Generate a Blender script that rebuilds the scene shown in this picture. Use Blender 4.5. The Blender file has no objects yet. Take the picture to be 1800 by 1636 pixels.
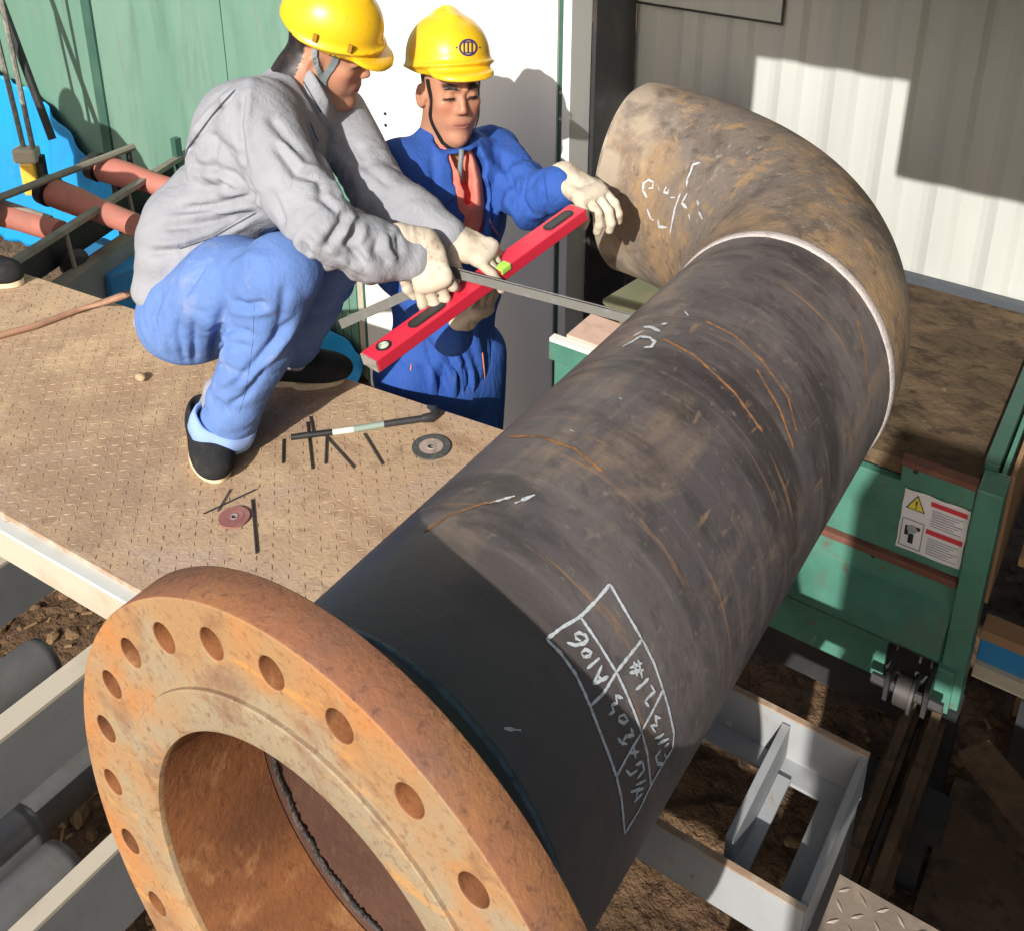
import bpy, bmesh, math, random
import numpy as np
from mathutils import Vector, Matrix
from mathutils.bvhtree import BVHTree
random.seed(7)
sc = bpy.context.scene
COL = sc.collection
# ------------------------------------------------------------------ camera, sky, sun, exposure
# World frame: origin = centre of the flange face, +Y = along the pipe, +Z up, metres.
CAM = Vector((0.627908, -0.508204, 1.271896)); YAW = math.radians(34.0933); PIT = 0.392812; FPX = 1860.27; CX = 900.; CY = 283.9
cd = bpy.data.cameras.new('camera'); cam = bpy.data.objects.new('camera', cd); COL.objects.link(cam)
cam.location = CAM; cam.rotation_euler = (math.pi/2-PIT, 0, YAW)
cd.sensor_fit = 'HORIZONTAL'; cd.sensor_width = 36; cd.lens = 36*FPX/1800; cd.shift_y = -(818-CY)/1800
cd.clip_start = .02; cd.clip_end = 500
sc.camera = cam
SUN = Vector((-.19, 1, -.58)).normalized()
w = bpy.data.worlds.new('World'); sc.world = w; w.use_nodes = True
nt = w.node_tree; bg = nt.nodes['Background']; sk = nt.nodes.new('ShaderNodeTexSky')
sk.sky_type = 'NISHITA'; sk.sun_disc = False; sk.sun_elevation = math.asin(-SUN.z)
sk.sun_rotation = math.atan2(-SUN.x, -SUN.y)
nt.links.new(sk.outputs[0], bg.inputs[0]); sk.dust_density = 3.; sk.ozone_density = .4; sk.air_density = .8
bg.inputs[1].default_value = .085
sl = bpy.data.lights.new('sun', 'SUN'); so = bpy.data.objects.new('sun', sl); COL.objects.link(so)
sl.energy = 4.2; sl.angle = math.radians(.55); sl.color = (1, .95, .87)
so.rotation_euler = SUN.to_track_quat('-Z', 'Y').to_euler()
vs = sc.view_settings; vs.view_transform = 'Standard'; vs.look = 'None'; vs.exposure = .45; vs.gamma = 1; vs.use_curve_mapping = False
CR = cam.rotation_euler.to_matrix()

def ray(px, py):
    return CR @ Vector(((px-CX)/FPX, (CY-py)/FPX, -1))
def dep(px, py, t): return CAM+ray(px, py)*t
def at(px, py, ax, v):
    d = ray(px, py); return CAM+d*((v-CAM[ax])/d[ax])

# ------------------------------------------------------------------ materials
def nd(t, kind, **kw):
    n = t.nodes.new(kind)
    for k, v in kw.items(): setattr(n, k, v)
    return n
def srgb(r, g, b):
    f = lambda c: (c/255/12.92 if c/255 <= .04045 else ((c/255+.055)/1.055)**2.4)
    return (f(r), f(g), f(b), 1)
def mat(name, base, rough=.6, metal=0., layers=(), bumps=(), coat=0., attr=None, spec=.5, rlayers=()):
    """layers: (scale, (sx,sy,sz), colour, lo, hi, detail, strength); bumps: (scale,(s),strength,dist)"""
    m = bpy.data.materials.new(name); m.use_nodes = True; t = m.node_tree
    b = t.nodes['Principled BSDF']
    b.inputs['Roughness'].default_value = rough; b.inputs['Metallic'].default_value = metal
    b.inputs['Coat Weight'].default_value = coat; b.inputs['Specular IOR Level'].default_value = spec
    tc = nd(t, 'ShaderNodeTexCoord')
    def noise(sc_, st, det, w_=0, typ='n'):
        mp = nd(t, 'ShaderNodeMapping'); mp.inputs['Scale'].default_value = st; mp.inputs['Location'].default_value = (w_*1.7, w_*2.3, w_*.9)
        t.links.new(tc.outputs['Object'], mp.inputs[0])
        n = nd(t, 'ShaderNodeTexNoise'); n.inputs['Scale'].default_value = sc_; n.inputs['Detail'].default_value = det; n.inputs['Roughness'].default_value = .62
        n.inputs['Distortion'].default_value = .3
        t.links.new(mp.outputs[0], n.inputs['Vector']); return n.outputs[0]
    if attr:
        a = nd(t, 'ShaderNodeAttribute', attribute_name=attr); cur = a.outputs['Color']
    else:
        r_ = nd(t, 'ShaderNodeRGB'); r_.outputs[0].default_value = base; cur = r_.outputs[0]
    for i, (s, st, c, lo, hi, det, stg) in enumerate(layers):
        o = noise(s, st, det, i+1)
        mr = nd(t, 'ShaderNodeMapRange'); mr.inputs[1].default_value = lo; mr.inputs[2].default_value = hi; mr.inputs[4].default_value = stg
        t.links.new(o, mr.inputs[0])
        mx = nd(t, 'ShaderNodeMix', data_type='RGBA'); t.links.new(mr.outputs[0], mx.inputs[0]); t.links.new(cur, mx.inputs[6])
        mx.inputs[7].default_value = c; cur = mx.outputs[2]
        if i == 0 and rough > .2:
            rr = nd(t, 'ShaderNodeMapRange'); rr.inputs[1].default_value = .3; rr.inputs[2].default_value = .7
            rr.inputs[3].default_value = max(.05, rough-.12); rr.inputs[4].default_value = min(1, rough+.12)
            t.links.new(o, rr.inputs[0]); t.links.new(rr.outputs[0], b.inputs['Roughness'])
    t.links.new(cur, b.inputs['Base Color'])
    prev = None
    for i, (s, st, stg, dist) in enumerate(bumps):
        o = noise(s, st, 5, i+11); bp = nd(t, 'ShaderNodeBump'); bp.inputs['Strength'].default_value = stg; bp.inputs['Distance'].default_value = dist
        t.links.new(o, bp.inputs['Height'])
        if prev: t.links.new(prev, bp.inputs['Normal'])
        prev = bp.outputs[0]
    if prev: t.links.new(prev, b.inputs['Normal'])
    return m
U = (1, 1, 1)
M = {}
M['pipe'] = mat('pipe_mill_scale', (.092, .080, .084, 1), .55, .0, [
    (1.7, (1, 1, 1), (.165, .142, .138, 1), .44, .60, 10, .85),
    (6, (1, .35, 1), (.25, .18, .13, 1), .55, .66, 10, .7),
    (2.6, (1, 3.0, 1), (.040, .034, .034, 1), .50, .62, 10, .85),
    (9, (.35, 6, .35), (.33, .18, .09, 1), .61, .70, 9, .75),
    (5, (.6, 9, .6), (.19, .16, .14, 1), .54, .66, 10, .38),
    (22, (1, 1.6, 1), (.05, .043, .042, 1), .54, .64, 9, .45),
    (55, (1, 1, 1), (.28, .23, .19, 1), .60, .72, 8, .45),
    (16, (2.5, .5, 2.5), (.28, .19, .12, 1), .64, .72, 8, .7)], [(90, U, .3, .003), (22, (1, 3, 1), .15, .003), (6, U, .15, .008)], spec=.5)
M['elbow'] = mat('elbow_rusty_steel', (.20, .165, .14, 1), .66, .0, [
    (2.6, U, (.36, .235, .125, 1), .45, .60, 10, .8),
    (5, (1.6, 1, .6), (.085, .070, .064, 1), .49, .64, 10, .8),
    (14, U, (.40, .25, .12, 1), .55, .66, 10, .7),
    (5, U, (.15, .135, .125, 1), .52, .66, 10, .7),
    (40, (1.6, 1, 1), (.40, .33, .26, 1), .57, .70, 8, .6),
    (24, U, (.06, .05, .045, 1), .57, .66, 8, .5)], [(30, U, .6, .006), (110, U, .5, .003)], spec=.3)
M['elbow_end'] = mat('elbow_ground_end', (.44, .36, .27, 1), .65, 0, [
    (9, U, (.24, .21, .19, 1), .50, .60, 9, .8), (22, U, (.56, .50, .41, 1), .5, .66, 6, .6)], [(60, U, .5, .003)], spec=.3)
M['flange_face'] = mat('flange_rust_face', (.34, .205, .10, 1), .68, 0, [
    (3.0, U, (.44, .18, .055, 1), .46, .59, 10, .8),
    (4.0, U, (.30, .25, .17, 1), .47, .59, 10, .88),
    (2.2, U, (.40, .27, .14, 1), .54, .66, 9, .5),
    (9, U, (.20, .095, .055, 1), .54, .66, 10, .7),
    (8, (1, 1, 4), (.58, .28, .07, 1), .58, .70, 9, .6),
    (30, U, (.36, .25, .14, 1), .56, .68, 8, .4),
    (90, U, (.17, .085, .045, 1), .54, .68, 6, .6)], [(110, U, .45, .003), (25, U, .3, .004)], spec=.3)
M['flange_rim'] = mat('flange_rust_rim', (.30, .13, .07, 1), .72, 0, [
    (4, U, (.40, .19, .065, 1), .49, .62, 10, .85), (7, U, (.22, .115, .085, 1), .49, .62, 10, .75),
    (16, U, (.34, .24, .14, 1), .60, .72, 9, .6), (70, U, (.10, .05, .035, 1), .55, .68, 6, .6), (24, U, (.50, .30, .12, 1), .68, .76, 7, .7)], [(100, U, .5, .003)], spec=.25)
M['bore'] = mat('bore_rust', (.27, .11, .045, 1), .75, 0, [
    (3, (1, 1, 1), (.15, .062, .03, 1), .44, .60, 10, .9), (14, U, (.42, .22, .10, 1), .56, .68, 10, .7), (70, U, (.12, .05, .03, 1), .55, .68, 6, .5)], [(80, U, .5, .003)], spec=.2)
M['bore_pipe'] = mat('pipe_inside', (.19, .10, .07, 1), .7, 0, [(5, U, (.13, .068, .05, 1), .42, .62, 10, .9), (50, U, (.26, .15, .1, 1), .58, .7, 6, .4)], [(70, U, .4, .003)], spec=.2)
def posmix(m, axis, a0, a1, col, amp=.10, sc_=9., strength=.9):
    """blend to a colour along one axis, with an irregular boundary"""
    t = m.node_tree; b_ = t.nodes['Principled BSDF']; src = b_.inputs['Base Color'].links[0].from_socket
    tc = nd(t, 'ShaderNodeTexCoord'); sx = nd(t, 'ShaderNodeSeparateXYZ'); t.links.new(tc.outputs['Object'], sx.inputs[0])
    n = nd(t, 'ShaderNodeTexNoise'); n.inputs['Scale'].default_value = sc_; n.inputs['Detail'].default_value = 9; t.links.new(tc.outputs['Object'], n.inputs['Vector'])
    ad = nd(t, 'ShaderNodeMath', operation='MULTIPLY_ADD'); ad.inputs[1].default_value = amp; t.links.new(n.outputs[0], ad.inputs[0]); t.links.new(sx.outputs[axis], ad.inputs[2])
    mr = nd(t, 'ShaderNodeMapRange'); mr.inputs[1].default_value = a0+amp*.5; mr.inputs[2].default_value = a1+amp*.5; mr.inputs[4].default_value = strength; t.links.new(ad.outputs[0], mr.inputs[0])
    mx = nd(t, 'ShaderNodeMix', data_type='RGBA'); t.links.new(mr.outputs[0], mx.inputs[0]); t.links.new(src, mx.inputs[6]); mx.inputs[7].default_value = col; t.links.new(mx.outputs[2], b_.inputs['Base Color'])
posmix(M['pipe'], 1, .375, .33, (.088, .071, .070, 1), .06, 7., .74)
M['weld'] = mat('weld_bead', (.50, .45, .44, 1), .55, 0, [(40, U, (.36, .31, .30, 1), .5, .7, 5, .8)], [(120, U, .8, .004)])
M['weld_blue'] = mat('hub_weld_blue', (.075, .115, .145, 1), .42, .4, [(30, U, (.045, .055, .07, 1), .45, .7, 5, .8)], [(120, U, .8, .004)])
M['weld_dark'] = mat('root_weld', (.06, .055, .055, 1), .5, .5, [(80, U, (.16, .13, .11, 1), .5, .7, 5, .8)], [(120, U, 1, .005)])
M['chalk'] = mat('chalk', (.55, .59, .63, 1), .95, 0, [(160, U, (.22, .22, .23, 1), .50, .68, 6, .85)], spec=.1)
M['rust_mark'] = mat('rust_streak', (.36, .17, .065, 1), .85, 0, [(40, U, (.14, .09, .06, 1), .42, .62, 8, .9)], spec=.1)
M['plate'] = mat('dusty_checker_plate', (.46, .325, .21, 1), .85, 0, [
    (1.6, U, (.36, .245, .16, 1), .44, .60, 10, .85), (5, U, (.55, .405, .25, 1), .52, .66, 10, .75), (4, U, (.43, .33, .27, 1), .56, .68, 10, .6),
    (16, U, (.29, .195, .13, 1), .56, .66, 9, .65), (3.5, (1, 3, 1), (.30, .185, .12, 1), .58, .68, 10, .65), (60, U, (.23, .155, .11, 1), .56, .68, 6, .55), (1.1, U, (.27, .18, .12, 1), .58, .68, 8, .5),
    (26, U, (.62, .47, .31, 1), .62, .72, 6, .5)], [(120, U, .6, .003), (18, U, .25, .006)], spec=.15)
M['tread'] = mat('worn_tread', (.37, .26, .17, 1), .7, 0, [(9, U, (.21, .145, .10, 1), .44, .58, 6, .85), (3, U, (.47, .34, .22, 1), .5, .6, 6, .8)], [], spec=.2)
M['plate_grey'] = mat('grey_checker_plate', (.27, .22, .175, 1), .7, 0, [(5, U, (.18, .14, .11, 1), .42, .66, 8, .8), (20, U, (.34, .27, .2, 1), .55, .7, 6, .6)], [(100, U, .3, .003)], spec=.3)
M['tread_grey'] = mat('grey_tread', (.36, .31, .26, 1), .5, .1, [(14, U, (.22, .17, .14, 1), .45, .62, 5, .8)])
M['white_steel'] = mat('white_painted_steel', (.58, .60, .57, 1), .5, 0, [(5, U, (.46, .43, .36, 1), .48, .68, 8, .7), (30, U, (.30, .20, .12, 1), .66, .74, 5, .8)], [(40, U, .1, .003)])
M['cream_steel'] = mat('cream_steel', (.50, .45, .36, 1), .6, 0, [(6, U, (.36, .30, .22, 1), .48, .68, 8, .7)], [(40, U, .1, .003)])
M['grey_steel'] = mat('grey_primer_steel', (.19, .20, .21, 1), .55, 0, [(5, U, (.14, .145, .15, 1), .45, .68, 7, .7), (40, U, (.25, .2, .15, 1), .66, .78, 5, .5)], [(40, U, .1, .003)])
M['light_grey'] = mat('light_grey_primer', (.36, .38, .40, 1), .5, 0, [(5, U, (.28, .28, .28, 1), .45, .68, 7, .7), (26, U, (.34, .24, .16, 1), .62, .74, 5, .7)], [(60, U, .15, .003)])
M['raw_edge'] = mat('rusty_cut_edge', (.36, .24, .16, 1), .7, 0, [(25, U, (.5, .42, .34, 1), .45, .65, 6, .8)])
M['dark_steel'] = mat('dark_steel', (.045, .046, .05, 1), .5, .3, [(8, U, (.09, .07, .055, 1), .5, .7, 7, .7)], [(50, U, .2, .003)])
M['roller'] = mat('roller_steel', (.21, .21, .215, 1), .40, .35, [(8, U, (.13, .11, .09, 1), .48, .7, 7, .7)], [(50, U, .15, .003)])
M['green_wall'] = mat('green_container_paint', (.125, .250, .190, 1), .5, 0, [
    (.9, (2.2, 1, .5), (.165, .285, .225, 1), .42, .60, 6, .8), (2.2, (3, 1, .5), (.105, .19, .15, 1), .52, .66, 8, .7),
    (5, (2, 1, .4), (.25, .24, .18, 1), .60, .72, 8, .5), (14, (2, 1, .5), (.30, .17, .10, 1), .70, .78, 7, .5)], [(3, U, .12, .02)], spec=.4)
M['green_dark'] = mat('green_seam_paint', (.04, .105, .08, 1), .5, 0, [(6, U, (.07, .15, .11, 1), .45, .7, 6, .7)])
M['green_machine'] = mat('green_machine_paint', (.085, .24, .18, 1), .42, 0, [(4, U, (.045, .15, .11, 1), .44, .62, 7, .7), (9, (1, 1, .5), (.13, .14, .11, 1), .55, .68, 9, .6), (20, U, (.15, .10, .06, 1), .61, .70, 8, .75)], [(20, U, .05, .003)])
M['olive'] = mat('dusty_green_plate', (.19, .20, .125, 1), .7, 0, [(9, U, (.30, .23, .13, 1), .48, .7, 8, .7)], [(50, U, .2, .003)])
M['rust_red'] = mat('rusty_red_angle', (.16, .065, .045, 1), .75, 0, [(14, U, (.26, .13, .08, 1), .5, .7, 6, .8)])
M['white_panel'] = mat('white_door_paint', (.80, .80, .77, 1), .45, 0, [(2, U, (.72, .72, .68, 1), .5, .75, 6, .5)], [(2, U, .05, .02)])
M['white_corr'] = mat('white_corrugated_paint', (.50, .515, .495, 1), .6, 0, [
    (3, (2, 1, .3), (.44, .45, .43, 1), .44, .62, 9, .7), (7, (4, 1, .25), (.44, .42, .37, 1), .60, .72, 9, .5), (12, (2, 1, .3), (.46, .43, .36, 1), .66, .8, 8, .4)], [(5, U, .1, .01)])
M['blue_rail'] = mat('blue_grey_rail', (.065, .075, .09, 1), .5, 0, [(9, U, (.12, .09, .07, 1), .6, .75, 6, .7)])
M['floor'] = mat('dirty_wood_floor', (.085, .060, .038, 1), .85, 0, [
    (4, (1, 1.4, 1), (.15, .105, .064, 1), .44, .62, 9, .9), (11, (1, 1.5, 1), (.045, .033, .024, 1), .51, .62, 9, .85),
    (30, U, (.36, .27, .17, 1), .66, .78, 8, .7)], [(30, U, .8, .01), (7, U, .4, .02)], spec=.15)
M['tarp'] = mat('blue_tarpaulin', (.015, .30, .68, 1), .45, 0, [(2.5, U, (.02, .25, .58, 1), .45, .62, 7, .8), (20, U, (.10, .28, .50, 1), .62, .72, 6, .5)], [(14, (1, 1, .5), .25, .02)], spec=.35)
M['pink'] = mat('salmon_rubber_roller', (.44, .155, .115, 1), .65, 0, [(9, U, (.30, .13, .10, 1), .48, .66, 8, .8), (30, U, (.52, .25, .19, 1), .6, .75, 6, .5)], [(40, U, .1, .003)])
M['black'] = mat('black_rubber', (.018, .018, .02, 1), .55, 0, [(20, U, (.04, .036, .032, 1), .5, .7, 5, .7)])
M['frame_tan'] = mat('weathered_rail_steel', (.25, .225, .185, 1), .6, .1, [(12, U, (.17, .15, .12, 1), .45, .66, 6, .8), (30, U, (.30, .19, .11, 1), .62, .75, 5, .6)])
M['yellow'] = mat('yellow_paint', (.85, .52, .06, 1), .45, 0, [(30, U, (.5, .3, .15, 1), .55, .7, 5, .7)])
M['rope'] = mat('grey_rope', (.16, .155, .135, 1), .9, 0, [(90, (1, 1, .4), (.34, .31, .26, 1), .45, .6, 3, .9)])
M['hose'] = mat('brown_hose', (.34, .19, .12, 1), .75, 0, [(14, U, (.24, .14, .1, 1), .45, .65, 5, .8)])
M['soil'] = mat('soil', (.15, .092, .055, 1), .95, 0, [(3, U, (.25, .155, .09, 1), .44, .64, 10, .9), (22, U, (.05, .032, .022, 1), .5, .66, 8, .8),
    (60, U, (.36, .24, .13, 1), .62, .74, 6, .8)], [(25, U, 1, .03), (90, U, .8, .01)], spec=.1)
M['clod'] = mat('soil_clods', (.17, .105, .058, 1), .95, 0, [(12, U, (.34, .22, .12, 1), .5, .7, 6, .8)], [(60, U, .8, .01)], spec=.1)
M['straw'] = mat('wood_chips', (.26, .16, .08, 1), .85, 0, [(20, U, (.42, .28, .15, 1), .5, .6, 5, .8)], spec=.15)
M['wood'] = mat('plywood', (.30, .185, .105, 1), .8, 0, [(4, (1, 6, 1), (.36, .22, .12, 1), .45, .66, 7, .8)], [(40, (1, 5, 1), .2, .003)], spec=.2)
M['pinkply'] = mat('pale_board', (.62, .44, .36, 1), .8, 0, [(12, U, (.42, .27, .2, 1), .5, .7, 7, .8)], spec=.2)
M['denim'] = mat('blue_work_cloth', (.115, .205, .47, 1), .9, 0, [(5, U, (.145, .245, .53, 1), .44, .62, 7, .8), (10, U, (.27, .31, .46, 1), .58, .70, 8, .6), (60, U, (.10, .18, .46, 1), .5, .7, 5, .4)], [(240, U, .3, .001), (20, (1, 1, .5), .6, .010), (50, U, .3, .004)], spec=.15)
M['denim_light'] = mat('turned_up_cuff_cloth', (.27, .40, .74, 1), .9, 0, [(14, U, (.2, .3, .6, 1), .5, .7, 6, .6)], [(240, U, .3, .001)], spec=.15)
M['grey_cloth'] = mat('grey_work_cloth', (.31, .32, .355, 1), .88, 0, [(4, U, (.26, .27, .30, 1), .44, .62, 7, .8), (25, U, (.36, .36, .39, 1), .6, .76, 6, .5)], [(260, U, .25, .001), (18, (1, 1, .6), .7, .012), (45, U, .35, .004)], spec=.18)
M['seam'] = mat('dark_seam', (.05, .06, .08, 1), .9)
M['coverall'] = mat('royal_blue_cloth', (.030, .088, .35, 1), .85, 0, [(5, U, (.042, .115, .42, 1), .42, .68, 7, .8), (30, U, (.06, .10, .27, 1), .58, .70, 8, .6)], [(240, U, .25, .001), (18, (1, 1, .5), .8, .012), (45, U, .35, .004)], spec=.2)
M['piping'] = mat('orange_piping', (.70, .22, .16, 1), .8)
M['shirt'] = mat('salmon_shirt', (.66, .20, .15, 1), .85, 0, [(14, U, (.55, .12, .10, 1), .5, .7, 5, .8)], [(30, U, .3, .005)])
M['red_shirt'] = mat('red_undershirt', (.55, .035, .04, 1), .85)
M['glove'] = mat('cotton_glove', (.62, .55, .45, 1), .95, 0, [(12, U, (.50, .42, .32, 1), .46, .62, 8, .85), (30, U, (.30, .235, .18, 1), .57, .68, 8, .7)], [(300, (1, 1, 2), .8, .0015), (25, U, .4, .005)], spec=.1)
M['skin'] = mat('skin', (.5, .3, .2, 1), .5, 0, [(30, U, (.34, .15, .10, 1), .50, .70, 6, .12), (140, U, (.25, .12, .08, 1), .56, .7, 4, .10)], [(150, U, .08, .001)], attr='tint', spec=.4)
M['skin'].node_tree.nodes['Principled BSDF'].inputs['Subsurface Weight'].default_value = .08
M['helmet'] = mat('yellow_helmet_plastic', (.86, .52, .014, 1), .34, 0, [(6, U, (.80, .44, .02, 1), .45, .7, 8, .6), (25, (1, 3, 1), (.50, .33, .08, 1), .62, .72, 8, .6), (90, U, (.42, .28, .08, 1), .64, .72, 5, .5)], [], coat=.15, spec=.5, )
M['strap'] = mat('grey_strap', (.17, .21, .23, 1), .6)
M['hair'] = mat('black_hair', (.012, .011, .012, 1), .5)
M['eye'] = mat('eye_dark', (.02, .012, .01, 1), .25)
M['emblem'] = mat('helmet_emblem_blue', (.045, .04, .14, 1), .4)
M['shoe'] = mat('black_cloth_shoe', (.022, .023, .025, 1), .9, 0, [(22, U, (.05, .048, .045, 1), .5, .7, 6, .7)], [(300, U, .4, .001)], spec=.15)
M['sole'] = mat('cream_shoe_sole', (.70, .58, .40, 1), .7, 0, [(22, U, (.5, .38, .24, 1), .5, .7, 6, .7)])
M['sock'] = mat('grey_sock', (.30, .29, .34, 1), .9, 0, (), [(200, U, .5, .001)])
M['level_red'] = mat('red_level_enamel', (.66, .025, .06, 1), .38, 0, [(12, U, (.58, .03, .055, 1), .5, .7, 5, .6)], [], spec=.5)
M['vial'] = mat('green_vial', (.42, .72, .12, 1), .15, 0, [], [], coat=.6)
M['vial_clear'] = mat('clear_vial', (.62, .66, .52, 1), .12, 0, [(60, U, (.12, .12, .1, 1), .45, .6, 3, .8)], [], coat=.6)
M['cap'] = mat('grey_end_cap', (.30, .27, .23, 1), .6, 0, [(60, U, (.12, .10, .09, 1), .5, .65, 4, .8)])
M['square'] = mat('worn_tool_steel', (.06, .058, .05, 1), .55, 0, [(20, (1, 3, 1), (.13, .125, .10, 1), .48, .66, 6, .8)])
M['tape'] = mat('white_tape', (.62, .66, .58, 1), .6)
M['gtape'] = mat('grey_green_tape', (.26, .34, .29, 1), .6)
M['disc_red'] = mat('red_brown_disc', (.27, .11, .095, 1), .8, 0, [(60, U, (.36, .2, .17, 1), .5, .7, 4, .6)])
M['disc_dark'] = mat('dark_grinding_disc', (.065, .07, .068, 1), .8, 0, [(90, U, (.16, .15, .13, 1), .5, .7, 4, .7)])
M['disc_label'] = mat('worn_disc_label', (.42, .33, .29, 1), .7, 0, [(40, U, (.22, .17, .15, 1), .45, .65, 5, .8)])
M['ring'] = mat('metal_ring', (.6, .58, .52, 1), .4, .6)
M['sticker'] = mat('white_sticker', (.78, .78, .80, 1), .5, 0, [(20, U, (.66, .66, .68, 1), .55, .7, 5, .6)], [(30, U, .15, .002)])
M['st_red'] = mat('sticker_red', (.62, .05, .07, 1), .5)
M['st_yellow'] = mat('sticker_yellow', (.78, .66, .07, 1), .5)
M['st_black'] = mat('sticker_black', (.03, .03, .05, 1), .5)
M['st_grey'] = mat('sticker_grey_print', (.36, .37, .42, 1), .6)
M['blue_steel'] = mat('blue_painted_steel', (.03, .22, .50, 1), .5, 0, [(20, U, (.1, .15, .2, 1), .6, .7, 5, .7)])
M['stone'] = mat('pebble', (.45, .33, .2, 1), .9, 0, [(60, U, (.2, .15, .1, 1), .5, .65, 5, .8)])

# ------------------------------------------------------------------ object helpers
def link(name, me, m=None, parent=None, smooth=False):
    if m is not None: me.materials.append(m)
    if smooth: me.polygons.foreach_set('use_smooth', [True]*len(me.polygons))
    o = bpy.data.objects.new(name, me); COL.objects.link(o)
    if parent is not None:
        o.parent = parent; o.matrix_parent_inverse = Matrix.Translation(parent.location).inverted() if parent.parent is None else Matrix.Translation(parent.parent.location+parent.location).inverted() if False else parent.matrix_parent_inverse.copy() if parent.parent else Matrix.Translation(parent.location).inverted()
    return o
def obj(name, bm, m, parent=None, smooth=False, norm=True):
    if norm and bm.faces: bmesh.ops.recalc_face_normals(bm, faces=bm.faces)
    me = bpy.data.meshes.new(name); bm.to_mesh(me); bm.free()
    return link(name, me, m, parent, smooth)
def thing(name, label, cat, loc=(0, 0, 0), group=None):
    o = bpy.data.objects.new(name, None); COL.objects.link(o); o.location = loc; o.empty_display_size = .1
    return tag(o, label, cat, group)
def tag(o, label=None, cat=None, group=None, kind=None):
    if label: o['label'] = label
    if cat: o['category'] = cat
    if group: o['group'] = group
    if kind: o['kind'] = kind
    return o
def box(bm, x0, x1, y0, y1, z0, z1, bev=0.):
    vs_ = [bm.verts.new((x, y, z)) for z in (z0, z1) for y in (y0, y1) for x in (x0, x1)]
    fs = [(0, 2, 3, 1), (4, 5, 7, 6), (0, 1, 5, 4), (2, 6, 7, 3), (0, 4, 6, 2), (1, 3, 7, 5)]
    f = [bm.faces.new([vs_[i] for i in q]) for q in fs]
    if bev:
        bmesh.ops.bevel(bm, geom=list({e for q in f for e in q.edges}), offset=bev, segments=2, affect='EDGES', profile=.6)
def nb(): return bmesh.new()
def bx(name, m, parent, *a, bev=0.):
    bm = nb(); box(bm, *a, bev=bev); return obj(name, bm, m, parent)
def obox(bm, c, X, Y, Z, hx, hy, hz, bev=0.):
    b2 = nb(); box(b2, -hx, hx, -hy, hy, -hz, hz, bev=bev)
    mt = Matrix((X, Y, Z)).transposed().to_4x4(); mt.translation = c
    b2.transform(mt); me = bpy.data.meshes.new('t'); b2.to_mesh(me); b2.free(); bm.from_mesh(me); bpy.data.meshes.remove(me)
def frame(d, up=Vector((0, 0, 1))):
    d = Vector(d).normalized(); s = d.cross(up)
    if s.length < 1e-4: s = d.cross(Vector((1, 0, 0)))
    s.normalize(); u = s.cross(d); return d, s, u
def tube(bm, pts, r, n=10, caps=True):
    pts = [Vector(p) for p in pts]; rs = r if isinstance(r, (list, tuple)) else [r]*len(pts)
    rings = []; prev = None
    for i, p in enumerate(pts):
        d = (pts[min(i+1, len(pts)-1)]-pts[max(i-1, 0)]).normalized()
        if prev is None: _, s, u = frame(d)
        else:
            s = (prev-d*prev.dot(d)).normalized(); u = s.cross(d)
        prev = s
        rings.append([bm.verts.new(p+(s*math.cos(a)+u*math.sin(a))*rs[i]) for a in [2*math.pi*k/n for k in range(n)]])
    for a, b in zip(rings, rings[1:]):
        for k in range(n): bm.faces.new((a[k], a[(k+1) % n], b[(k+1) % n], b[k]))
    if caps: bm.faces.new(rings[0]); bm.faces.new(rings[-1])
def lathe(bm, prof, n, c=(0, 0, 0), axis='Y', zs=1., closed=False, a0=0.):
    """profile (r, s) turned about the axis; zs scales z"""
    R_ = []
    for r, s in prof:
        ring_ = []
        for k in range(n):
            a = a0+2*math.pi*k/n; u, v = r*math.cos(a), r*math.sin(a)
            p = (u, s, v) if axis == 'Y' else ((s, u, v) if axis == 'X' else (u, v, s))
            ring_.append(bm.verts.new((c[0]+p[0], c[1]+p[1], c[2]+p[2]*zs)))
        R_.append(ring_)
    if closed: R_.append(R_[0])
    for a, b in zip(R_, R_[1:]):
        for k in range(n): bm.faces.new((a[k], a[(k+1) % n], b[(k+1) % n], b[k]))
    return R_
def disc(bm, c, r, h, n=24, X=Vector((1, 0, 0)), Y=Vector((0, 1, 0)), Z=Vector((0, 0, 1)), ry=None):
    ry = ry or r
    a = [bm.verts.new(Vector(c)+X*r*math.cos(t)+Y*ry*math.sin(t)) for t in [2*math.pi*k/n for k in range(n)]]
    b = [bm.verts.new(v.co+Z*h) for v in a]
    bm.faces.new(a); bm.faces.new(b)
    for k in range(n): bm.faces.new((a[k], a[(k+1) % n], b[(k+1) % n], b[k]))
def poly(bm, pts): return bm.faces.new([bm.verts.new(p) for p in pts])
def prism(bm, pts, d):
    d = Vector(d); a = [bm.verts.new(p) for p in pts]; b = [bm.verts.new(v.co+d) for v in a]
    bm.faces.new(a); bm.faces.new(b); n = len(a)
    for k in range(n): bm.faces.new((a[k], a[(k+1) % n], b[(k+1) % n], b[k]))
def shade_auto(o, deg=35):
    me = o.data; me.polygons.foreach_set('use_smooth', [True]*len(me.polygons))
    try: me.set_sharp_from_angle(angle=math.radians(deg))
    except Exception: pass
def bvh_of(objs):
    V_, F_ = [], []
    for o in objs:
        n = len(V_); V_ += [v.co.copy() for v in o.data.vertices]; F_ += [[n+i for i in p.vertices] for p in o.data.polygons]
    return BVHTree.FromPolygons(V_, F_)
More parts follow.
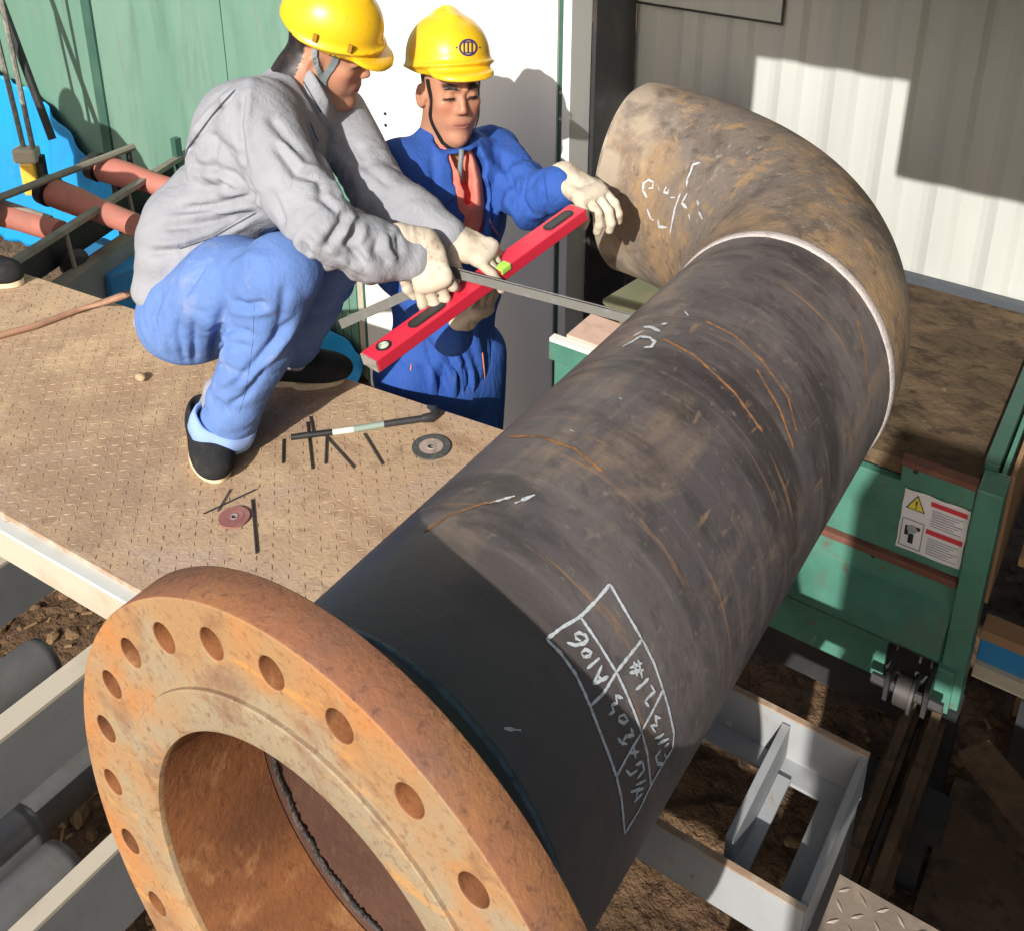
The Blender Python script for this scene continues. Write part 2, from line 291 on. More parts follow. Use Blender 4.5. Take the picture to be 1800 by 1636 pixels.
def surf_stroke(bm, bvh, px, wid, off=.0012, step=5., jit=0.):
    """thin ribbon drawn on a surface along a path"""
    pts = []
    for (a, b) in zip(px, px[1:]):
        L = math.hypot(b[0]-a[0], b[1]-a[1]); n = max(1, int(L/step))
        for k in range(n): pts.append((a[0]+(b[0]-a[0])*k/n, a[1]+(b[1]-a[1])*k/n))
    pts.append(px[-1]); P = []
    for q in pts:
        h = bvh.ray_cast(CAM, ray(*q).normalized())
        if h[0] is None: continue
        if P and (h[0]-P[-1][0]).length > .12: break
        nrm = h[1] if h[1].dot(ray(*q)) < 0 else -h[1]
        P.append((h[0]+nrm*off, nrm))
    if len(P) < 2: return
    prev = None
    for i, (p, nn) in enumerate(P):
        d = P[min(i+1, len(P)-1)][0]-P[max(i-1, 0)][0]
        s = d.cross(nn).normalized()*wid*.5*(1+jit*random.uniform(-1, 1))*(.45 if i in (0, len(P)-1) and jit else 1)
        cur = (bm.verts.new(p-s), bm.verts.new(p+s))
        if prev: bm.faces.new((prev[0], prev[1], cur[1], cur[0]))
        prev = cur
# fix for parenting: children hold world coordinates, parent may sit elsewhere
def link(name, me, m=None, parent=None, smooth=False):
    if m is not None: me.materials.append(m)
    if smooth: me.polygons.foreach_set('use_smooth', [True]*len(me.polygons))
    o = bpy.data.objects.new(name, me); COL.objects.link(o)
    if parent is not None:
        o.parent = parent; root = parent
        while root.parent: root = root.parent
        o.location = -root.location if root is parent else Vector((0, 0, 0))
    return o

# ------------------------------------------------------------------ ground and sky-side setting
GZ = -1.3
def grid_sheet(name, x0, x1, y0, y1, z, n, amp, m, kind):
    bm = nb(); V_ = [[bm.verts.new((x0+(x1-x0)*i/n, y0+(y1-y0)*j/n, z+random.uniform(-amp, amp))) for j in range(n+1)] for i in range(n+1)]
    for i in range(n):
        for j in range(n): bm.faces.new((V_[i][j], V_[i+1][j], V_[i+1][j+1], V_[i][j+1]))
    return tag(obj(name, bm, m, None, True), kind=kind)
tag(bx('ground', M['soil'], None, -150, 150, -150, 150, GZ-.3, GZ-.03), kind='structure')
grid_sheet('soil_surface', -6, 4, -3, 6, GZ, 220, .014, M['soil'], 'structure')
bm = nb()
for i in range(1500):
    x, y = (random.uniform(-2.6, -.3), random.uniform(-.4, 1.2)) if i % 3 else (random.uniform(.2, 1.4), random.uniform(.5, 2.6))
    r = random.uniform(.006, .024)
    bmesh.ops.create_icosphere(bm, subdivisions=1, radius=r, matrix=Matrix.Translation((x, y, GZ+r*.4)) @ Matrix.Rotation(random.uniform(0, 6), 4, 'Z') @ Matrix.Diagonal((random.uniform(.7, 1.7), 1, random.uniform(.4, .8), 1)))
tag(obj('soil_clods', bm, M['clod'], None), kind='stuff')
bm = nb()
for i in range(700):
    x, y = (random.uniform(-2.4, -.3), random.uniform(-.4, 1.1)) if i % 4 else (random.uniform(.3, 1.3), random.uniform(.6, 2.2))
    a = random.uniform(0, 6.3); L = random.uniform(.005, .022)
    obox(bm, Vector((x, y, GZ+.02)), Vector((math.cos(a), math.sin(a), 0)), Vector((-math.sin(a), math.cos(a), 0)), Vector((0, 0, 1)), L, .0035, .0015)
tag(obj('wood_chips', bm, M['straw'], None), kind='stuff')

# ------------------------------------------------------------------ green container wall with the white door leaf
YW = 2.3
t = thing('green_container', 'pale green steel container wall with dark vertical seam behind the two workers', 'container', (-3.3, YW, GZ))
for i, (a, b) in enumerate(((-7, -3.625), (-3.56, -2.70), (-2.694, -1.05))):
    o = bx('wall_panel', M['green_wall'], t, a, b, YW, YW+.05, GZ, 1.9); 
bx('corner_seam', M['green_dark'], t, -3.625, -3.56, YW-.012, YW+.05, GZ, 1.9)
bx('panel_joint', M['green_dark'], t, -2.70, -2.694, YW+.006, YW+.05, GZ, 1.9)
bx('door_gasket', M['green_dark'], t, -1.984, -1.962, YW-.03, YW, GZ, 1.9)
bx('door_edge_strip', M['yellow'] if False else M['cream_steel'], t, -2.03, -1.986, YW-.012, YW, GZ, 1.9)
for k in range(5): bx('pressed_rib', M['green_wall'], t, -2.24+.045*k, -2.225+.045*k, YW-.005, YW, GZ, -.62)
td = thing('white_door', 'large white door leaf of the container behind the second worker', 'door', (-1.5, YW, GZ))
bx('door_panel', M['white_panel'], td, -1.962, -1.069, YW-.04, YW-.002, GZ, 1.9, bev=.004)
for dz in (0, .045):
    bm = nb(); disc(bm, (at(678, 203, 1, YW-.04).x, YW-.040, at(678, 200, 1, YW-.04).z-dz), .006, -.006, 10, X=Vector((1, 0, 0)), Y=Vector((0, 0, 1)), Z=Vector((0, 1, 0))); obj('rivet', bm, M['dark_steel'], td)
bx('top_trim', M['green_machine'], td, -1.45, -1.09, YW-.046, YW-.0405, .474, .484)
tp = thing('container_post', 'white painted corner post with green edge right of the white door', 'post', (-1.03, YW, GZ))
bx('white_strip', M['white_panel'], tp, -1.068, -1.054, YW-.07, YW+.05, GZ, 1.9)
bx('green_strip', M['green_dark'], tp, -1.0535, -1.030, YW-.06, YW+.05, GZ, 1.9)
bx('white_strip', M['white_panel'], tp, -1.0295, -1.000, YW-.075, YW+.05, GZ, 1.9)
for z in (.18, .09):
    bm = nb(); disc(bm, (-1.042, YW-.0605, z), .006, -.004, 10, Y=Vector((0, 0, 1)), Z=Vector((0, 1, 0))); obj('bolt', bm, M['light_grey'], tp)

# ------------------------------------------------------------------ tarpaulin on the green wall
def tarp():
    bm = nb(); nx, nz = 150, 40
    top = [(-6, -.2), (-4.41, -.34), (-4.13, -.39), (-3.95, -.46), (-3.67, -.70), (-3.45, -.80), (-3.30, -.92), (-2.9, -1.02), (-2.23, -1.05), (-2.03, -1.14), (-1.99, -1.16)]
    V_ = []
    for i in range(nx+1):
        x = -6+(6-1.99)*i/nx
        for (a, za), (b, zb) in zip(top, top[1:]):
            if a <= x <= b+1e-6: zt = za+(zb-za)*(x-a)/(b-a); break
        row = []
        for j in range(nz+1):
            f = j/nz; z = zt+(GZ+.005-zt)*f
            y = YW-.045-.03*f-.030*(.3+f)*(.5+.5*math.sin(x*17+2.2*f+math.sin(x*5)*1.5))-.012*math.sin(x*43+f*5)
            row.append(bm.verts.new((x, min(y, YW-.012), z)))
        V_.append(row)
    for i in range(nx):
        for j in range(nz): bm.faces.new((V_[i][j], V_[i+1][j], V_[i+1][j+1], V_[i][j+1]))
    o = obj('tarpaulin', bm, M['tarp'], None, True)
    md = o.modifiers.new('s', 'SOLIDIFY'); md.thickness = .003
    tag(o, 'bright blue tarpaulin draped along the foot of the green wall', 'tarpaulin')
tarp()

# ------------------------------------------------------------------ container bay behind the elbow
YB = 2.66; FZ = -.352
t = thing('container_bay', 'open white container bay with corrugated back wall and dirty brown floor', 'container', (0, YB, GZ))
bm = nb(); x = -1.0; prof = []
while x < 2.2:
    prof += [(x, 0), (x+.050, 0), (x+.070, .014), (x+.085, .017), (x+.130, .017), (x+.150, .012), (x+.175, 0)]; x += .175
lo, hi = [], []
for (px_, d) in prof:
    lo.append(bm.verts.new((px_, YB+d, FZ))); hi.append(bm.verts.new((px_, YB+d, 2.3)))
for i in range(len(prof)-1):
    if prof[i+1][0]-prof[i][0] > 1e-6: bm.faces.new((lo[i], lo[i+1], hi[i+1], hi[i]))
o = obj('corrugated_wall', bm, M['white_corr'], t); md = o.modifiers.new('s', 'SOLIDIFY'); md.thickness = .004; md.offset = 1
bx('base_rail', M['blue_rail'], t, -1.0, 2.2, YB-.035, YB-.002, FZ-.04, FZ+.016)
bm = nb(); box(bm, -1.05, -.49, YB-.010, YB-.002, .40, .75); obj('hatch_panel', bm, M['white_corr'], t)
bm = nb(); box(bm, -1.05, -.482, YB-.012, YB-.0085, .392, .399); box(bm, -.489, -.482, YB-.012, YB-.0085, .3995, .75); obj('hatch_frame', bm, M['dark_steel'], t)
bx('side_wall', M['dark_steel'], t, -1.0, -.985, YW+.055, YB-.036, -1.1, 2.3)  # dark steel colour stands in for the shade inside the bay
bx('floor', M['floor'], t, -.70, .411, 1.735, YB-.036, FZ-.05, FZ-.008)
# unseen stepped caster added over the bay to throw the back wall shade
cn = thing('shade_caster', 'unseen stepped steel sheets added to shade the back wall of the container bay', 'shade_caster', (0, .9, 1.3))
dy = YB-.9; ox = .19*dy; oz = .58*dy
bx('front_panel', M['green_wall'], cn, -1.0+ox, -.563+ox, .88, .90, .06+oz, 1.95)
bx('front_panel', M['green_wall'], cn, -.562+ox, -.077+ox, .88, .90, .290+oz, 1.95)
bx('front_panel', M['green_wall'], cn, -.076+ox, 2.4, .88, .90, -.017+oz, 1.95)
bx('shade_roof', M['green_wall'], cn, -1.0+ox, 2.4, .45, 2.75, 1.955, 1.985)
bx('shade_cheek', M['green_wall'], cn, 1.25, 1.28, .91, 2.75, -1.3, 1.95)
bx('shade_cheek', M['green_wall'], cn, -1.0+ox, -.985+ox, .91, 2.29, 1.04, 1.95)

# ------------------------------------------------------------------ green machine bed below the bay
FY = 1.72
g = thing('machine_bed', 'green painted steel machine bed under the container bay floor', 'machine', (0, FY, GZ))
GM = M['green_machine']
bx('rusty_lip', M['rust_red'], g, .245, .416, FY-.022, FY+.012, -.352, -.337, bev=.002)
bx('upper_rail', GM, g, .250, .416, FY-.018, FY+.0, -.408, -.354, bev=.003)
bx('front_panel', GM, g, -.735, .416, FY+.004, FY+.03, -.628, -.415, bev=.003)
bx('rusty_angle', M['rust_red'], g, -.735, .414, FY-.012, FY+.02, -.650, -.631, bev=.002)
bx('lower_panel', GM, g, -.735, .416, FY+.006, FY+.03, -.77, -.654)
bm = nb(); prism(bm, [(-.735, FY+.006, -.722), (-.735, FY-.085, -.760), (-.735, FY-.085, -.815), (-.735, FY-.040, -.865), (-.735, FY+.006, -.865)], (1.151, 0, 0)); obj('ledge_beam', bm, GM, g)
bx('skirt_panel', GM, g, -.735, .290, FY-.030, FY-.004, -1.0, -.867)
bx('leg', GM, g, .414, .456, FY-.05, FY+.02, -1.0, -.867, bev=.003)
bx('corner_column', M['green_machine'], g, .4175, .475, FY-.03, FY+.06, -.999, -.335, bev=.006)
bx('side_beam', M['green_dark'], g, .412, .445, FY+.061, 2.62, -.42, -.322, bev=.004)
bx('side_strip', M['green_machine'], g, .452, .462, FY+.061, 2.62, -.36, -.34)
bx('side_sheet', M['wood'], g, .47, .48, FY+.10, 2.60, -.75, -.36)
bx('inner_frame', M['dark_steel'], g, -.70, .41, FY+.10, FY+.13, -1.25, -.42)
bx('skid_foot', M['dark_steel'], g, .40, .48, FY-.06, FY+.04, GZ, -1.003)
bx('floor_joist', M['dark_steel'], g, -.70, -.66, FY+.05, 2.6, -.6, -.41)
for (px_, py_) in ((1615, 818), (1535, 975), (1668, 1022)):
    bm = nb(); p = at(px_, py_, 1, FY+.004); disc(bm, (p.x, FY-.02 if py_ < 900 else FY+.004, p.z), .006, -.004, 8, Y=Vector((0, 0, 1)), Z=Vector((0, 1, 0))); obj('bolt', bm, M['dark_steel'], g)
# left corner of the bed beside the level
bx('corner_beam', GM, g, -.745, -.50, FY-.012, FY+.003, -.425, -.362, bev=.003)
bx('white_edge', M['white_panel'], g, -.740, -.54, FY-.016, FY+.01, -.3615, -.349)
bx('board', M['pinkply'], g, -.70, -.45, FY+.012, FY+.15, -.352, -.340)
bm = nb(); prism(bm, [(-.695, 1.93, -.33), (-.56, 1.83, -.33), (-.40, 1.83, -.33), (-.40, 2.15, -.33), (-.66, 2.17, -.33)], (0, 0, .012)); obj('olive_plate', bm, M['olive'], g)

# warning sticker
TLp, TRp, BLp = Vector((.262, FY-.0015, -.424)), Vector((.412, FY-.0015, -.424)), Vector((.262, FY-.0015, -.600))
st = thing('warning_sticker', 'crumpled white warning sticker with yellow triangle and red bars on green bed', 'sticker', TLp)
def SQ(u, v, o=0.): return TLp+(TRp-TLp)*u+(BLp-TLp)*v+Vector((0, -o, 0))
def SR(name, m, u0, v0, u1, v1, o=.0012):
    bm = nb(); poly(bm, [SQ(u0, v0, o), SQ(u1, v0, o), SQ(u1, v1, o), SQ(u0, v1, o)]); return obj(name, bm, m, st)
bm = nb(); NN = 24; V_ = [[bm.verts.new(SQ(i/NN+.004*math.sin(j*.7)*(i in (0, NN)), j/NN+.005*math.sin(i*.45+1)*(j in (0, NN)), .0015*math.sin(i*.6)*math.cos(j*.45)-.0008)) for j in range(NN+1)] for i in range(NN+1)]
for i in range(NN):
    for j in range(NN): bm.faces.new((V_[i][j], V_[i+1][j], V_[i+1][j+1], V_[i][j+1]))
obj('sheet', bm, M['sticker'], st, True)
OO = .0022
bm = nb(); poly(bm, [SQ(.06, .30, OO), SQ(.36, .30, OO), SQ(.21, .04, OO)]); obj('triangle_outline', bm, M['st_black'], st)
bm = nb(); poly(bm, [SQ(.085, .285, OO+.0004), SQ(.335, .285, OO+.0004), SQ(.21, .07, OO+.0004)]); obj('warning_triangle', bm, M['st_yellow'], st)
bm = nb(); poly(bm, [SQ(.195, .14, OO+.0008), SQ(.225, .14, OO+.0008), SQ(.218, .225, OO+.0008), SQ(.202, .225, OO+.0008)])
poly(bm, [SQ(.198, .24, OO+.0008), SQ(.222, .24, OO+.0008), SQ(.222, .265, OO+.0008), SQ(.198, .265, OO+.0008)]); obj('exclamation_mark', bm, M['st_black'], st)
SR('red_bar', M['st_red'], .42, .06, .97, .135, OO); SR('red_bar', M['st_red'], .42, .52, .97, .60, OO)
for k in range(7):
    for v0 in (.19, .66):
        v = v0+k*.042; bm = nb(); poly(bm, [SQ(.46, v, OO), SQ(.93-.06*((k*37) % 3), v, OO), SQ(.93-.06*((k*37) % 3), v+.016, OO), SQ(.46, v+.016, OO)]); obj('text_line', bm, M['st_grey'], st)

bm = nb()
for (a, b, c, d) in ((.04, .47, .38, .48), (.04, .93, .38, .94), (.04, .47, .05, .94), (.37, .47, .38, .94), (.17, .70, .25, .86), (.10, .58, .16, .74), (.26, .56, .33, .62)):
    poly(bm, [SQ(a, b, OO), SQ(c, b, OO), SQ(c, d, OO), SQ(a, d, OO)])
obj('pictogram', bm, M['st_black'], st)
bm = nb()
disc(bm, SQ(.21, .62, OO), .012, -.0004, 14, Y=Vector((0, 0, 1)), Z=Vector((0, 1, 0))); obj('pictogram_head', bm, M['st_grey'], st)

# ------------------------------------------------------------------ right side: rack of grey channels, rails, plate
def channel_x(bm, x0, x1, y, ztop, h=.11, fl=.045, th=.008, s=1):
    box(bm, x0, x1, y-th/2, y+th/2, ztop-h, ztop)
    a, b = (y+th/2+.0005, y+fl) if s > 0 else (y-fl, y-th/2-.0005)
    box(bm, x0, x1, a, b, ztop-h, ztop-h+th)
r = thing('pipe_rack', 'light grey welded channel frame below the pipe on its right side', 'rack', (.1, .75, -.6))
ZT = -.375
bm = nb(); box(bm, -.35, .412, .905, .913, ZT-.105, ZT); obj('far_channel', bm, M['light_grey'], r)
bm = nb(); box(bm, -.35, .405, .862, .9045, ZT-.105, ZT-.097); obj('far_flange', bm, M['light_grey'], r)
bm = nb(); box(bm, -.35, .41, .594, .602, ZT-.105, ZT); obj('near_channel', bm, M['light_grey'], r)
bm = nb(); box(bm, -.35, .41, .6025, .645, ZT-.105, ZT-.097); obj('near_flange', bm, M['light_grey'], r)
bm = nb(); box(bm, .400, .412, .6055, .9045, ZT-.096, ZT-.002); obj('end_channel', bm, M['light_grey'], r)
bm = nb(); box(bm, .355, .3995, .648, .860, ZT-.0965, ZT-.088); obj('end_flange', bm, M['light_grey'], r)
bm = nb(); box(bm, .262, .276, .648, .900, ZT-.088, ZT-.012); box(bm, .2765, .30, .648, .86, ZT-.096, ZT-.088); obj('strut', bm, M['light_grey'], r)
for (y0, y1) in ((.9048, .9132), (.5938, .6022)):
    bm = nb(); box(bm, -.35, .413, y0-.0015, y1+.0015, ZT+.0005, ZT+.004); obj('cut_edge', bm, M['raw_edge'], r)
for (px_, py_, yy) in ((1283, 1268, .9048), (1304, 1342, .9048), (1221, 1543, .5935)):
    bm = nb(); p = at(px_, py_, 1, yy); disc(bm, (p.x, yy, p.z), .006, -.004, 10, Y=Vector((0, 0, 1)), Z=Vector((0, 1, 0))); obj('bolt', bm, M['ring'], r)
r2 = thing('lower_rack', 'dark grey channel frame lying low beneath the near end of the pipe', 'rack', (.1, .4, -.8))
for y, z in ((.44, -.47), (.30, -.62)):
    bm = nb(); box(bm, -.45, .36, y, y+.01, z-.12, z); obj('channel', bm, M['grey_steel'], r2)
    bm = nb(); box(bm, -.45, .36, y+.0105, y+.05, z-.12, z-.11); obj('channel_flange', bm, M['grey_steel'], r2)
    bm = nb(); box(bm, -.45, .36, y-.0015, y+.0115, z+.0005, z+.004); obj('cut_edge', bm, M['raw_edge'], r2)
for y in (.91, .60):
    for xx in (-.3, .36):
        bx('post', M['grey_steel'], r, xx, xx+.04, y+.01, y+.05, GZ, ZT-.108)
for xx in (-.4, .3): bx('post', M['grey_steel'], r2, xx, xx+.04, .312, .342, GZ, -.745)

def treads(bm, inside, x0, x1, y0, y1, z, pitch, L, W, H, T=None):
    i = 0; y = y0
    while y < y1:
        x = x0; j = 0
        while x < x1:
            a = math.pi/4 if (i+j) % 2 else -math.pi/4
            c = Vector((x+random.uniform(-.04, .04)*pitch, y+random.uniform(-.04, .04)*pitch, z))
            if T: c = T(c)
            if inside(c):
                if T: a += math.radians(3)
                X = Vector((math.cos(a), math.sin(a), 0)); Y = Vector((-X.y, X.x, 0))
                A = [bm.verts.new(c+X*L), bm.verts.new(c+Y*W), bm.verts.new(c-X*L), bm.verts.new(c-Y*W)]
                tp1, tp2 = bm.verts.new(c+X*L*.45+Vector((0, 0, H))), bm.verts.new(c-X*L*.45+Vector((0, 0, H)))
                for q in ((A[0], A[1], tp1), (A[1], A[2], tp2), (A[1], tp2, tp1), (A[2], A[3], tp2), (A[3], A[0], tp1), (A[3], tp1, tp2)): bm.faces.new(q)
            x += pitch; j += 1
        y += pitch; i += 1
tagp = thing('tread_plate', 'small grey brown diamond tread plate at the bottom right corner', 'plate', (.8, .5, -.47))
bx('plate', M['plate_grey'], tagp, .425, 1.5, -.3, .75, -.478, -.47)
bm = nb(); treads(bm, lambda c: c.x > .43 and c.y < .745, .44, 1.1, .1, .745, -.4698, .030, .0125, .0035, .0022)
tag(obj('tread_pattern', bm, M['tread_grey'], tagp), kind='stuff')
M['brown_plate'] = mat('brown_rusty_plate', (.12, .078, .05, 1), .8, 0, [(5, U, (.20, .125, .075, 1), .45, .6, 9, .85), (16, U, (.06, .042, .032, 1), .52, .64, 8, .8)], [(60, U, .6, .006)], spec=.2)
rl = thing('trolley_rails', 'pair of dusty dark rails on the soil right of the channel frame', 'rails', (.42, 1.3, -1.0))
for xx in (.365, .425):
    bm = nb(); box(bm, xx, xx+.022, -.2, 1.66, -1.02, -.98); box(bm, xx-.012, xx+.034, -.2, 1.66, -1.06, -1.0205); obj('rail', bm, M['brown_plate'], rl)
for yy in (.2, .8, 1.4): bx('sleeper', M['dark_steel'], rl, .30, .52, yy, yy+.1, -1.12, -1.061)
for yy in (.2, .8, 1.4): bx('block', M['dark_steel'], rl, .33, .49, yy, yy+.1, GZ, -1.121)
tw = thing('rail_trolley', 'dark trolley with flanged wheel in its bracket beside the green bed leg', 'trolley', (.36, 1.6, -.95))
bm = nb(); lathe(bm, [(.0, -.024), (.040, -.024), (.040, .010), (.052, .012), (.052, .020), (.0, .020)], 28, (.365, 1.60, -.915), 'X'); o = obj('wheel', bm, M['dark_steel'], tw); shade_auto(o)
for xx in (.318, .408): bx('bracket', M['dark_steel'], tw, xx, xx+.010, 1.56, 1.64, -.93, -.84)
bm = nb(); tube(bm, [(.28, 1.6, -.915), (.45, 1.6, -.915)], .014); obj('axle', bm, M['dark_steel'], tw)
bb = thing('blue_beam', 'blue painted beam with timber strips at the right edge', 'beam', (.8, 1.85, -.9))
p0 = at(1712, 1125, 1, 1.84)
bx('beam', M['blue_steel'], bb, .48, 1.5, 1.84, 1.90, p0.z-.055, p0.z+.020, bev=.004)
bx('timber', M['wood'], bb, .48, 1.5, 1.835, 1.90, p0.z+.0205, p0.z+.05); bx('timber', M['cream_steel'], bb, .48, 1.5, 1.825, 1.90, p0.z-.10, p0.z-.056)
for xx in (.6, 1.2): bx('support', M['dark_steel'], bb, xx, xx+.06, 1.84, 1.89, GZ, p0.z-.101)
wbx = thing('wooden_crate', 'rough wooden crate standing at the right edge behind the blue beam', 'crate', (.75, 2.1, GZ))
for k in range(5): bx('slat', M['wood'], wbx, .60, 1.1, 2.02, 2.035, GZ+.02+.13*k, GZ+.13+.13*k)
for k in range(4): bx('slat', M['wood'], wbx, .585, .598, 2.04, 2.4, GZ+.02+.13*k, GZ+.13+.13*k)
bx('corner_post', M['wood'], wbx, .60, .64, 2.037, 2.08, GZ, GZ+.65)
jug = thing('blue_can', 'small bright blue can standing on the crate at the right edge', 'can', (.66, 2.12, -.66))
bm = nb(); lathe(bm, [(0, 0), (.03, 0), (.03, .085), (.012, .10), (.012, .115), (0, .115)], 20, (.58, 1.96, -.66), 'Z'); o = obj('body', bm, M['tarp'], jug); shade_auto(o)
bm = nb(); lathe(bm, [(0, .1155), (.013, .1155), (.013, .13), (0, .13)], 14, (.58, 1.96, -.66), 'Z'); obj('lid', bm, M['white_panel'], jug)
bx('shelf', M['wood'], wbx, .52, 1.1, 1.92, 2.4, -.685, -.661)
c = at(1792, 1412, 2, -1.0); bm = nb(); obox(bm, c, Vector((.80, -.60, 0)), Vector((.60, .80, 0)), Vector((0, 0, 1)), .15, .045, .012, .002); tag(obj('plank', bm, M['brown_plate'], None), 'weathered board end jutting in beside the rails at the lower right edge', 'plank')
bm = nb(); obox(bm, c+Vector((.05, -.03, (GZ-1.013+1.0)/2-.0)), Vector((.80, -.60, 0)), Vector((.60, .80, 0)), Vector((0, 0, 1)), .12, .04, (-1.014-GZ)/2); tag(obj('timber_block', bm, M['dark_steel'], None), 'dark block propping the weathered board right of the rails', 'block')
gp = bx('steel_plate', M['brown_plate'], None, .50, 1.6, .9, 1.75, GZ+.016, GZ+.03); tag(gp, 'dark rusty steel plate lying on the soil right of the rails', 'plate')
cb = thing('shade_boxes', 'unseen grey boxes added behind the camera to shade the lower right', 'shade_box', (1.2, -1.1, GZ))  # unseen boxes added to shade the green bed; their gap lights the plate
bx('low_shade_box', M['grey_steel'], cb, .725, 1.7, -1.3, -.9, GZ, .28, bev=.01)
for xx in (.74, 1.64): bx('post', M['grey_steel'], cb, xx, xx+.04, -1.25, -1.21, .28, .80)
bx('shade_box', M['grey_steel'], cb, .725, 1.7, -1.3, -.9, .80, 1.25, bev=.01)

# ------------------------------------------------------------------ checker plate platform
PZ = -.35; AR = math.radians(4.5)
P = thing('work_platform', 'dusty tan checker plate platform on which the first worker squats', 'platform', (-1.5, .8, PZ))
fl, fr = at(0, 893, 2, PZ), at(232, 1023, 2, PZ); bl, br = at(60, 487, 2, PZ), at(880, 755, 2, PZ)
ext = lambda a, b, x: a+(b-a)*((x-a.x)/(b.x-a.x))
C4 = [ext(fl, fr, -3.1), ext(fl, fr, -.52), ext(bl, br, -.45), ext(bl, br, -3.1)]
bm = nb(); prism(bm, [c+Vector((0, 0, -.008)) for c in C4], (0, 0, .008)); obj('plate', bm, M['plate'], P)
def inpl(c):
    for a, b in zip(C4, C4[1:]+C4[:1]):
        if (b-a).cross(c-a).z < .006*(b-a).length: return False
    return True
bm = nb(); treads(bm, lambda c: inpl(c) and random.random() > .16, -3.0, -.45, .30, 1.5, PZ+.0001, .0235, .0092, .0026, .0012)
tag(obj('tread_pattern', bm, M['tread'], P), kind='stuff')
d = (fr-fl).normalized(); nrm = Vector((d.y, -d.x, 0))
def fbox(bm, off0, off1, z0, z1, xs=-3.1, xe=-.50):
    a, b = ext(fl, fr, xs), ext(fl, fr, xe)
    prism(bm, [a+nrm*off0+Vector((0, 0, z0-PZ)), b+nrm*off0+Vector((0, 0, z0-PZ)), b+nrm*off1+Vector((0, 0, z0-PZ)), a+nrm*off1+Vector((0, 0, z0-PZ))], (0, 0, z1-z0))
bm = nb(); fbox(bm, .0005, .006, PZ-.012, PZ-.0005); obj('rusty_edge', bm, M['raw_edge'], P)
bm = nb(); fbox(bm, -.05, .034, PZ-.022, PZ-.0125); obj('top_flange', bm, M['white_steel'], P)
bm = nb(); fbox(bm, .026, .034, PZ-.10, PZ-.0225); obj('edge_web', bm, M['cream_steel'], P)
db = (br-bl).normalized(); nb_ = Vector((-db.y, db.x, 0))
a, b = ext(bl, br, -3.1), ext(bl, br, -.45)
bm = nb(); prism(bm, [a-nb_*.03+Vector((0, 0, -.12)), b-nb_*.03+Vector((0, 0, -.12)), b-nb_*.004+Vector((0, 0, -.12)), a-nb_*.004+Vector((0, 0, -.12))], (0, 0, .11)); obj('back_beam', bm, M['grey_steel'], P)
for (x, y) in ((-2.9, .45), (-.6, .55), (-2.9, 1.0), (-.6, 1.2)):
    bx('leg', M['grey_steel'], P, x-.03, x+.03, y-.03, y+.03, GZ, PZ-.125 if y > .9 else PZ-.023)
# conveyor beams running under the platform, lower left
cf = thing('conveyor_beams', 'grey steel beams with pale top edges running below the platform at lower left', 'beam', (-.9, .1, -.6))
b1 = bx('beam_web', M['grey_steel'], cf, -.945, -.925, -.6, .9, -.62, -.457); bx('beam_flange', M['cream_steel'], cf, -.975, -.925, -.6, .9, -.4565, -.448)
bx('beam_web', M['grey_steel'], cf, -.700, -.680, -.6, .9, -.80, -.607); bx('beam_flange', M['cream_steel'], cf, -.715, -.68, -.6, .9, -.6065, -.598)
bx('beam_web', M['grey_steel'], cf, -1.47, -1.45, -.6, .9, -.72, -.562); bx('beam_flange', M['cream_steel'], cf, -1.49, -1.45, -.6, .9, -.5615, -.553)
for x in (-.96, -.71, -1.48):
    bx('post', M['grey_steel'], cf, x, x+.03, -.5, -.46, GZ, -.81 if x == -.71 else -.73); bx('post', M['grey_steel'], cf, x, x+.03, .8, .84, GZ, -.81 if x == -.71 else -.73)
rollers = ((50, 1185, -.85, .070, 'dark shiny roller lying under the platform edge at left'), (15, 1490, -.85, .07, 'dark roller with rounded end at the left edge below the grey beam'),
           (60, 1590, -.80, .075, 'largest dull roller in the bottom left corner'), (170, 1330, -1.0, .06, 'dark roller partly hidden behind the rusty flange'))
for px_, py_, z, rr, lb in rollers:
    c = at(px_, py_, 2, z); bm = nb()
    yl = c.y+(.09 if rr > .07 else .06)
    lathe(bm, [(0, -1.0), (rr, -1.0), (rr, yl-c.y-.03), (rr*.93, yl-c.y-.01), (rr*.7, yl-c.y), (0, yl-c.y)], 32, (c.x, c.y, z), 'Y')
    o = obj('roller', bm, M['roller'], None); shade_auto(o, 50); tag(o, lb, 'roller', 'loose rollers below the platform')
    
# ------------------------------------------------------------------ roller conveyor left, behind the platform
k = thing('roller_conveyor', 'steel roller conveyor frame in front of the blue tarpaulin', 'conveyor', (-2.8, 1.7, GZ))
bm = nb(); tube(bm, [(-2.955, 1.25, -.36), (-2.975, 2.0, -.36)], .016, 8); obj('rear_rail', bm, M['frame_tan'], k)
pa, pb = at(58, 440, 2, -.42), at(300, 287, 2, -.42)
pa2 = pa-(pb-pa)*.5; pb2 = pb+(pb-pa)*.35
bm = nb(); obox(bm, (pa2+pb2)/2, (pb2-pa2).normalized(), frame(pb2-pa2)[1], Vector((0, 0, 1)), (pb2-pa2).length/2, .016, .010); obj('front_rail', bm, M['frame_tan'], k)
bm = nb(); c = (pa2+pb2)/2; obox(bm, c+Vector((.03, 0, -.325)), (pb2-pa2).normalized(), frame(pb2-pa2)[1], Vector((0, 0, 1)), (pb2-pa2).length/2, .02, .16); obj('side_beam', bm, M['grey_steel'], k)
bm = nb(); obox(bm, c+Vector((.03, 0, -.158)), (pb2-pa2).normalized(), frame(pb2-pa2)[1], Vector((0, 0, 1)), (pb2-pa2).length/2, .026, .006); obj('side_beam_edge', bm, M['frame_tan'], k)
